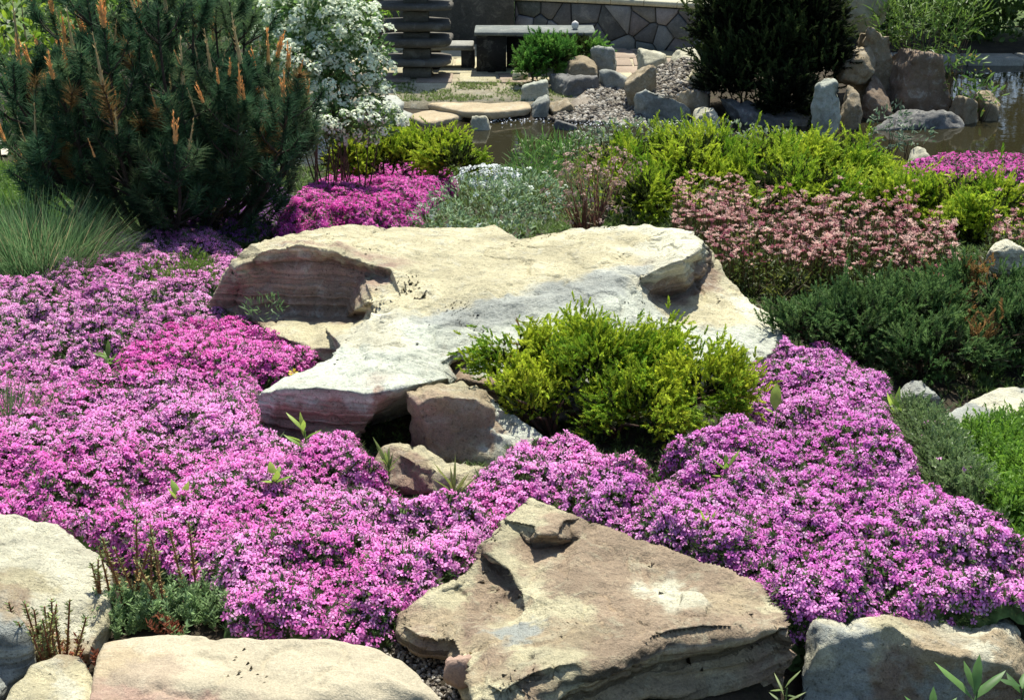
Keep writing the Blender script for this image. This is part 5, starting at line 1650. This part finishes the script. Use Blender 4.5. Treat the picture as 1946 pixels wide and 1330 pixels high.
# ------------------------------------------------------------------ pink stonecrop stand
def flower_stand(label, lobes, n, head_cols, seed, group=None, single=300):
    rg = np.random.default_rng(seed)
    c0 = at(*lobes[0][:3])
    base = np.array([c0[0], c0[1], g1(c0[0], c0[1])])
    t = thing("pink_stonecrop", tuple(base), label, "flowers", group)
    st, lf, rest = Buf(), Buf(), Buf()
    heads = []
    tot = sum(l[3] for l in lobes)
    for (px, py, Y, rx, dY, top0, top1) in lobes:
        k = int(n * rx / tot)
        X = rg.uniform(px - rx, px + rx, k); Ys = Y + rg.uniform(-dY, dY, k)
        for x_, y_ in zip(X, Ys):
            u = (y_ - (Y - dY)) / (2 * dY)
            row = top1 + (top0 - top1) * u + rg.normal() * 16
            h = at(x_, row, y_)
            g = g1(h[0], y_)
            if h[2] < g + 0.06: h[2] = g + 0.06 + rg.uniform(0, .05)
            heads.append((h, g))
    HT = []
    for v in range(5):
        V, F3, T = [], [], []
        for k in range(9):
            a = rg.uniform(0, 6.28); q = rg.uniform(0.2, 1.0)
            c = np.array([math.cos(a) * q * 0.014, math.sin(a) * q * 0.014, rg.uniform(-0.004, 0.006)])
            for j in range(3):
                b_ = a + j * 2.1 + rg.uniform(-.3, .3)
                d = np.array([math.cos(b_), math.sin(b_), rg.uniform(0.2, 0.9)]); d = d / np.linalg.norm(d)
                s = np.cross(d, [0, 0, 1.0]) * 0.0045
                o = len(V)
                V += [c - s * 0.5, c + s, c + d * 0.013 - s * 0.5]
                q2 = rg.uniform(0.75, 1.2)
                T += [(q2 * 0.8, q2 * 0.7, q2 * 0.7), (q2, q2, q2), (q2 * 1.15, q2 * 1.2, q2 * 1.15)]
                F3.append((o, o + 1, o + 2))
        HT.append((np.array(V), np.array(F3), None, np.array(T)))
    cc = np.array(head_cols)
    meshes = []
    for v in range(10):
        bb = Buf(); w = v / 9
        c = cc[0] * (1 - w) + cc[1] * w
        Tm = HT[v % 5]
        bb.add(Tm[0], Tm[1], None, Tm[3] * c)
        meshes.append(bb.mesh("flower_head", M_PETAL))
    HP = np.array([h for h, g in heads])
    order = np.argsort(HP[:, 1])
    M = frames(np.tile([0, 0, 1.0], (len(HP), 1)) + rg.normal(size=HP.shape) * 0.25, rg, rg.uniform(0.6, 1.15, len(HP)))
    near_objects(t, meshes, M, HP, order[:single], "flower_head", rg)
    r_ = order[single:]
    if len(r_):
        w = rg.random((len(r_), 1))
        for v in range(5):
            s = r_[v::5]
            rest.inst(HT[v], M[s], HP[s], (cc[0] * (1 - w) + cc[1] * w)[v::5])
        rest.build("far_flower_heads", M_PETAL, t, False, "stuff")
    for h, g in heads:
        p0 = np.array([h[0] + rg.uniform(-.03, .03), h[1] + rg.uniform(-.03, .03), g - 0.01])
        tube(st, [p0, (p0 + h) / 2 + rg.normal(size=3) * 0.006, h], [0.0022, 0.002, 0.0015], 3, np.array([0.16, 0.10, 0.045]) * rg.uniform(0.6, 1.3), cap=False)
    k = len(heads) * 14
    ii_ = rg.integers(0, len(heads), k); u = rg.random(k) ** 1.3 * 0.75
    P = np.array([heads[i][0] for i in ii_]); G = np.array([heads[i][1] for i in ii_])
    P[:, 2] = G + (P[:, 2] - G) * u
    P[:, :2] += rg.normal(size=(k, 2)) * 0.02
    lf.inst(leaf_template(0.03, 0.008), frames(rg.normal(size=(k, 3)) + [0, 0, 0.8], rg, rg.uniform(0.6, 1.3, k)), P, np.array([0.07, 0.105, 0.025]) * rg.uniform(0.6, 1.6, (k, 1)))
    st.build("stalks", M_DRY, t, False, "stuff")
    lf.build("foliage", M_LEAF, t, False, "stuff")


ROSE = [(0.34, 0.09, 0.13), (0.80, 0.58, 0.50)]
PG = "stands of pink stonecrop"
flower_stand("stand of dusty pink stonecrop heads between golden and dark juniper", [(1470, 540, 5.7, 130, 0.42, 372, 490), (1620, 530, 5.7, 130, 0.42, 372, 500), (1350, 480, 6.1, 70, 0.35, 345, 430), (1760, 510, 5.7, 60, 0.3, 420, 500)], 1150, ROSE, 701, PG)
flower_stand("small clump of dusty pink stonecrop at the end of the golden juniper mound", [(1950, 500, 6.0, 60, 0.3, 400, 465)], 90, ROSE, 702, PG)
leafy("stonecrop_foliage", "olive green foliage mound below the pink stonecrop by the boulder", [(1440, 530, 5.35, 60, 50, 0.6), (1400, 490, 5.5, 45, 50, 0.6), (1500, 545, 5.2, 50, 35, 0.6)], [(0.06, 0.085, 0.018), (0.15, 0.17, 0.035)], leaf_template(0.028, 0.010), 5000, 703, cat="plant")

# ------------------------------------------------------------------ right-hand mats
def mat_plant(label, poly, cols, H, dens, seed, T, name="green_mat", cat="mat plant", flowers=None):
    rg = np.random.default_rng(seed)
    m = Mat(poly, H * 1.25, 0.06, seed, 0.10, 0.8)
    t = thing(name, (m.c[0], m.c[1], g1(*m.c)), label, cat)
    m.body(t, np.array(cols[0]) * 0.6)
    Q = m.sample(int(dens * m.area), rg)
    nrm = m.normal(Q)
    cc = np.array(cols)
    w = np.clip(0.5 + fbm2(Q[:, 0], Q[:, 1], 0.1, 2, seed) + rg.normal(size=len(Q)) * 0.2, 0, 1)[:, None]
    b = Buf()
    b.inst(T, frames(unit(nrm + [0, 0, 0.4] + rg.normal(size=(len(Q), 3)) * 0.45), rg, rg.uniform(0.6, 1.3, len(Q))), np.c_[Q, m.surf(Q) - 0.008], cc[0] * (1 - w) + cc[1] * w)
    b.build("foliage", M_LEAF, t, False, "stuff")
    if flowers:
        Q = m.sample(int(flowers[0] * m.area), rg)
        b = Buf()
        b.inst(BLOOM[0], frames(unit(m.normal(Q) + rg.normal(size=(len(Q), 3)) * 0.3), rg, rg.uniform(.7, 1.1, len(Q))), np.c_[Q, m.surf(Q) + 0.01], np.array(flowers[1]) * rg.uniform(.8, 1.2, (len(Q), 1)))
        b.build("scattered_blossom", M_PETAL, t, False, "stuff")
    return m


SP2 = sprig_template(0.042, 11, 0.011, 0.0028, 77, 0.9)
mat_plant("bright green mossy mat below the flat mottled stone", [(1800, 830), (1860, 800), (1960, 785), (2040, 790), (2040, 1040), (1940, 1020), (1880, 960), (1840, 900)], [(0.09, 0.20, 0.025), (0.24, 0.42, 0.05)], 0.07, 9000, 711, SP2)
mat_plant("grey green mat with a few lilac flowers beside the bright green mat", [(1690, 800), (1720, 775), (1790, 800), (1830, 850), (1880, 930), (1920, 1010), (1850, 960), (1760, 910), (1745, 860)], [(0.09, 0.16, 0.05), (0.21, 0.30, 0.12)], 0.08, 9000, 712, SP2, name="grey_green_mat", flowers=(90, LAV[1]))
mat_plant("green leafy patch among the lilac phlox by the boulder", [(250, 545), (290, 515), (370, 490), (410, 505), (400, 545), (330, 562)], [(0.08, 0.16, 0.03), (0.22, 0.33, 0.06)], 0.06, 6000, 713, SP2, name="leafy_mat")
# grass carpets closing the bare soil behind
mat_plant("rough grass on the slope at the garden's left", [(-150, 380), (-60, 330), (40, 320), (120, 340), (130, 420), (0, 440), (-120, 470)], [(0.07, 0.15, 0.02), (0.18, 0.30, 0.05)], 0.10, 1500, 714, strap_template(0.09, 0.004, 0.5), name="rough_grass", cat="grass")

# ------------------------------------------------------------------ stonecrop with tall reddish stalks, front left
def stalks(label, spots, seed, tall, name="stonecrop"):
    rg = np.random.default_rng(seed)
    P0 = hit(*spots[0][:2])
    t = thing(name, tuple(P0), label, "plant", "stonecrop clumps at the front left")
    b = Buf()
    for (px, py, nS, spread, kind) in spots:
        p = hit(px, py)
        p[2] = g1(p[0], p[1])
        for k in range(nS):
            q = p + np.array([rg.normal() * spread, rg.normal() * spread * 0.7, 0]); q[2] = g1(q[0], q[1])
            if kind == 'tall':
                h = tall * rg.uniform(0.7, 1.15)
                lean = rg.normal(size=2) * 0.16
                pts = np.array([q + np.array([lean[0] * u * h, lean[1] * u * h, u * h]) for u in np.linspace(0, 1, 6)])
                sb = Buf()
                tube(sb, pts, np.linspace(0.0032, 0.0018, 6), 5, (0.22, 0.085, 0.045))
                T = leaf_template(0.012, 0.0035)
                n = int(h / 0.0016)
                u = rg.random(n) ** 0.9
                PP = np.stack([np.interp(u, np.linspace(0, 1, 6), pts[:, i]) for i in range(3)], 1)
                a = rg.uniform(0, 6.28, n)
                d = np.stack([np.cos(a), np.sin(a), rg.uniform(0.3, 1.0, n)], 1)
                w = (u ** 1.5)[:, None]
                C = np.array([0.36, 0.20, 0.08]) * (1 - w) + np.array([0.24, 0.32, 0.12]) * w
                sb.inst(T, frames(d, rg, rg.uniform(0.6, 1.1, n)), PP, C * rg.uniform(0.7, 1.3, (n, 1)))
                sb.build("stalk", M_DRY, t)
            else:
                h = rg.uniform(0.03, 0.09)
                d0 = unit(np.array([rg.normal() * 0.35, rg.normal() * 0.35 - 0.1, 1.0]))
                n = 42
                u = rg.random(n)
                a = rg.uniform(0, 6.28, n)
                d = unit(np.stack([np.cos(a), np.sin(a), rg.uniform(0.2, 0.9, n)], 1) + d0 * 0.5)
                col = np.array([0.23, 0.35, 0.15]) if kind == 'green' else np.array([0.26, 0.09, 0.05])
                b.inst(leaf_template(0.016, 0.0042), frames(d, rg, rg.uniform(0.6, 1.1, n)), q + d0 * (u * h)[:, None], col * rg.uniform(0.6, 1.5, (n, 1)) * np.array([1, 1, 1.0]))
    b.build("foliage", M_LEAF, t, False, "stuff")


stalks("green stonecrop clump with reddish stalks behind the smooth slab", [(200, 1172, 4, 0.02, 'tall'), (240, 1168, 3, 0.02, 'tall'), (320, 1180, 4, 0.02, 'tall'), (240, 1180, 60, 0.05, 'green'), (330, 1180, 80, 0.055, 'green'), (400, 1170, 25, 0.04, 'green'), (185, 1190, 16, 0.03, 'green'), (330, 1205, 8, 0.02, 'red'), (400, 1120, 20, 0.04, 'green'), (250, 1160, 2, 0.02, 'tall'), (380, 1160, 2, 0.03, 'tall')], 801, 0.19)
stalks("tight bundle of reddish stonecrop stalks between edge stones", [(110, 1300, 12, 0.018, 'tall'), (80, 1290, 4, 0.02, 'tall'), (150, 1270, 10, 0.03, 'red'), (120, 1310, 8, 0.02, 'green'), (95, 1305, 5, 0.015, 'tall')], 802, 0.18)


# low weeds and moss over the bare soil of the bed
rg = np.random.default_rng(950)
n = 52000
Yc = 3.3 + (12.9 - 3.3) * rg.random(n) ** 1.3
Xc = rg.uniform(-0.52, 0.52, n) * (Yc + 0.6)
mk = fbm2(Xc, Yc, 0.45, 3, 951)
ok = (rg.random(n) < np.clip(0.75 + mk, 0.15, 1))
Xc, Yc, mk = Xc[ok], Yc[ok], mk[ok]
T = tuft_template(7, 0.045, 0.005, 5, 1.1)
b = Buf()
wv = np.clip(0.5 + mk + rg.normal(size=len(Xc)) * 0.2, 0, 1)[:, None]
C = np.array([0.07, 0.10, 0.028]) * (1 - wv) + np.array([0.13, 0.21, 0.05]) * wv
b.inst(T, frames(rg.normal(size=(len(Xc), 3)) * 0.3 + [0, 0, 1], rg, rg.uniform(0.6, 1.5, len(Xc)) * np.clip(Yc / 7, 0.5, 1.5)), np.c_[Xc, Yc, ground(Xc, Yc) + 0.005], C * rg.uniform(0.6, 1.4, (len(Xc), 1)))
tag(b.build("ground_cover", M_LEAF), "low weeds and moss over the soil of the bed", "ground cover", None, "stuff")
# sandy bank beside the terrace: sparse turf
n = 5000
Xc = rg.uniform(-2.2, 1.6, n); Yc = rg.uniform(15.9, 17.3, n)
mk = fbm2(Xc, Yc, 0.5, 3, 77)
ok = rg.random(n) < np.clip(mk * 2.4, 0, 0.9)
b = Buf()
b.inst(T, frames(rg.normal(size=(ok.sum(), 3)) * 0.3 + [0, 0, 1], rg, rg.uniform(0.6, 1.3, ok.sum())), np.c_[Xc, Yc, np.full(n, TZ - 0.03)][ok], np.array([0.16, 0.22, 0.06]) * rg.uniform(0.7, 1.4, (ok.sum(), 1)))
tag(b.build("terrace_turf", M_LEAF), "sparse turf on the sandy edge of the terrace", "grass", None, "stuff")
# white droplets in place of sun glints on splashing water below the gravel
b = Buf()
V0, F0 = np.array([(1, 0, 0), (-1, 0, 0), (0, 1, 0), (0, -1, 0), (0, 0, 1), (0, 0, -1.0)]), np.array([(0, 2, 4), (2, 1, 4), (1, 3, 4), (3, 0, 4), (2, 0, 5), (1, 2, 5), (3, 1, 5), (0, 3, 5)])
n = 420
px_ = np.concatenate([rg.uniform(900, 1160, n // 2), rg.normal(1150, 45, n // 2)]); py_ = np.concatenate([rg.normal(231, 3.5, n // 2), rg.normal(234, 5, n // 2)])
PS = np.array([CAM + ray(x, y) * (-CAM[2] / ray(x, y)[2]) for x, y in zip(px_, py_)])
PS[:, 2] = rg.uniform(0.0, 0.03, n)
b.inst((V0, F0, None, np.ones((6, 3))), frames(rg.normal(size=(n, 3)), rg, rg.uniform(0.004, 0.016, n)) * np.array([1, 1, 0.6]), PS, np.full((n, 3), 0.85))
tag(b.build("splash_glints", M_GLINT), "white droplets standing for sun glints on the splashing water at the gravel bank", "water", None, "stuff")


# ------------------------------------------------------------------ weeds and small plants
def weed(label, px, py, Y, leaves, cols, seed, lift=0.0, name="weed", stem=True, cat="plant", petals=None):
    """leaves: (length, width, azimuth deg, elevation deg, height on stem)"""
    rg = np.random.default_rng(seed)
    p = at(px, py, Y)
    g = g1(p[0], p[1])
    base = np.array([p[0], p[1], g])
    t = thing(name, tuple(base), label, cat)
    leaves = [(l[0], l[1], l[2], l[3], l[4] + lift) for l in leaves]
    hmax = max([l[4] for l in leaves])
    sb = Buf()
    top = base + np.array([0.005, 0, max(hmax, 0.02)])
    tube(sb, [base - [0, 0, 0.01], (base + top) / 2, top], [0.003, 0.0025, 0.0015], 5, np.array(cols[0]))
    sb.build("stem", M_LEAF, t, True)
    for (ln, w, az, el, hh) in leaves:
        a, e = R_(az), R_(el)
        d = np.array([math.cos(a) * math.cos(e), math.sin(a) * math.cos(e), math.sin(e)])
        lb = Buf()
        o = np.array([-d[0], -d[1], 0]) + 1e-4
        x = unit(np.cross([0, 0, 1.0], d) + 1e-6)
        y = np.cross(d, x)
        if y[2] > 0: y, x = -y, -x
        M = np.stack([x, y, d], 2 - 1)[None] if False else np.stack([x, y, d], 1)[None]
        wv = rg.random()
        lb.inst(leaf_template(ln, w, 0.2, 0.25), M, (base + [0, 0, hh])[None], (np.array(cols[0]) * (1 - wv) + np.array(cols[1]) * wv)[None])
        lb.build("leaf", M_LEAF, t)
    if petals:
        pc, pr, hh = petals
        fb = Buf()
        fb.inst(blossom_template(pr, 0.3), frames(np.array([[0.1, -0.4, 0.9]]), rg), (base + [0, 0, hh])[None], np.array([pc]))
        fb.build("flower", M_PETAL, t)
    return t


LG = [(0.16, 0.30, 0.04), (0.34, 0.48, 0.08)]
rgw = np.random.default_rng(77)


def rosette(n, l0, l1, w, e0, e1, h0, h1):
    return [(rgw.uniform(l0, l1), w * rgw.uniform(0.8, 1.2), 360 * k / n + rgw.uniform(-20, 20), rgw.uniform(e0, e1), rgw.uniform(h0, h1)) for k in range(n)]


weed("small lime leaved weed pushing up through the broad pink cushion", 338, 915, 3.0, rosette(5, 0.045, 0.06, 0.02, 50, 80, 0.09, 0.11), LG, 1)
weed("lime leaved seedling in the pink cushion below the red rock face", 520, 890, 3.1, rosette(6, 0.04, 0.06, 0.02, 40, 75, 0.09, 0.12), LG, 2)
weed("leafy weed standing before the red rock face", 575, 800, 3.38, rosette(8, 0.05, 0.08, 0.014, 35, 75, 0.06, 0.15), LG, 3)
weed("single broad lime leaf in violet phlox beside the golden juniper", 1472, 790, 3.55, [(0.08, 0.035, 80, 75, 0.13), (0.05, 0.02, 200, 50, 0.12)], LG, 4)
weed("green grassy weed in the violet cushion behind the wedge rock", 1275, 970, 2.95, rosette(9, 0.06, 0.09, 0.01, 45, 80, 0.06, 0.09), LG, 5)
weed("broad leaved green weed at the edge of the grey green mat", 1700, 790, 3.75, rosette(7, 0.07, 0.12, 0.022, 35, 80, 0.02, 0.05), LG, 6)
weed("yellow flower between hot pink cushion and pale slope", 556, 690, 3.92, rosette(4, 0.04, 0.05, 0.012, 30, 60, 0.06, 0.1), LG, 7, petals=((0.75, 0.62, 0.04), 0.018, 0.13), name="yellow_flower")
weed("thin grassy weed in front of the leaning brown rock", 862, 900, 3.08, rosette(9, 0.08, 0.13, 0.008, 60, 86, 0.05, 0.10), [(0.12, 0.17, 0.04), (0.24, 0.28, 0.07)], 8)
weed("grassy weed beside the dark gap under the boulder", 735, 850, 3.28, rosette(8, 0.06, 0.10, 0.009, 55, 85, 0.05, 0.09), [(0.08, 0.14, 0.03), (0.18, 0.25, 0.06)], 9)
weed("leafy weed with long pointed leaves before the corner rock", 1850, 1330, 2.16, [(0.10, 0.022, 150, 50, 0.10), (0.09, 0.02, 30, 40, 0.10), (0.08, 0.02, 70, 75, 0.11), (0.09, 0.02, 200, 30, 0.07), (0.09, 0.022, -10, 25, 0.06), (0.07, 0.018, 260, 30, 0.09), (0.06, 0.016, 110, 60, 0.12)], [(0.07, 0.17, 0.04), (0.16, 0.30, 0.08)], 10, lift=0.265)
weed("second pointed leaved weed at the corner rock's left foot", 1775, 1345, 2.12, [(0.07, 0.018, 150, 50, 0.08), (0.07, 0.018, 30, 45, 0.08), (0.06, 0.016, 80, 70, 0.09), (0.07, 0.02, 250, 30, 0.06)], [(0.07, 0.17, 0.04), (0.16, 0.30, 0.08)], 11, lift=0.265)
weed("leafy weed in the shade right of the corner rock", 1945, 1290, 2.3, rosette(6, 0.05, 0.08, 0.018, 20, 60, 0.05, 0.12), [(0.05, 0.13, 0.03), (0.12, 0.24, 0.06)], 12, lift=0.2)
weed("thin weed in the dark gap between wedge rock and corner rock", 1490, 1320, 2.25, rosette(8, 0.03, 0.06, 0.006, 20, 70, 0.05, 0.12), [(0.09, 0.14, 0.04), (0.2, 0.27, 0.08)], 13, lift=0.06)
weed("spiky green weed in the violet cushion near the wedge rock's right edge", 1340, 1000, 2.85, rosette(9, 0.05, 0.08, 0.009, 40, 80, 0.07, 0.10), LG, 14)
weed("leafy weed between lilac and hot pink cushions", 205, 680, 4.1, rosette(9, 0.05, 0.08, 0.016, 30, 75, 0.08, 0.13), [(0.09, 0.18, 0.03), (0.2, 0.32, 0.06)], 15)
weed("lime weed among violet blooms below the grey green mat", 1380, 900, 3.15, rosette(7, 0.04, 0.07, 0.012, 40, 80, 0.08, 0.11), LG, 16)
leafy("hollow_tuft", "small feathery green tuft at the mouth of the boulder's hollow", [(503, 585, 4.28, 42, 20, 0.8)], [(0.06, 0.14, 0.05), (0.15, 0.27, 0.09)], leaf_template(0.03, 0.005), 9000, 901, cat="plant", up=0.9, stems=0)

for o in list(scene.objects):
    if o.type == 'EMPTY' and not o.children:
        bpy.data.objects.remove(o)
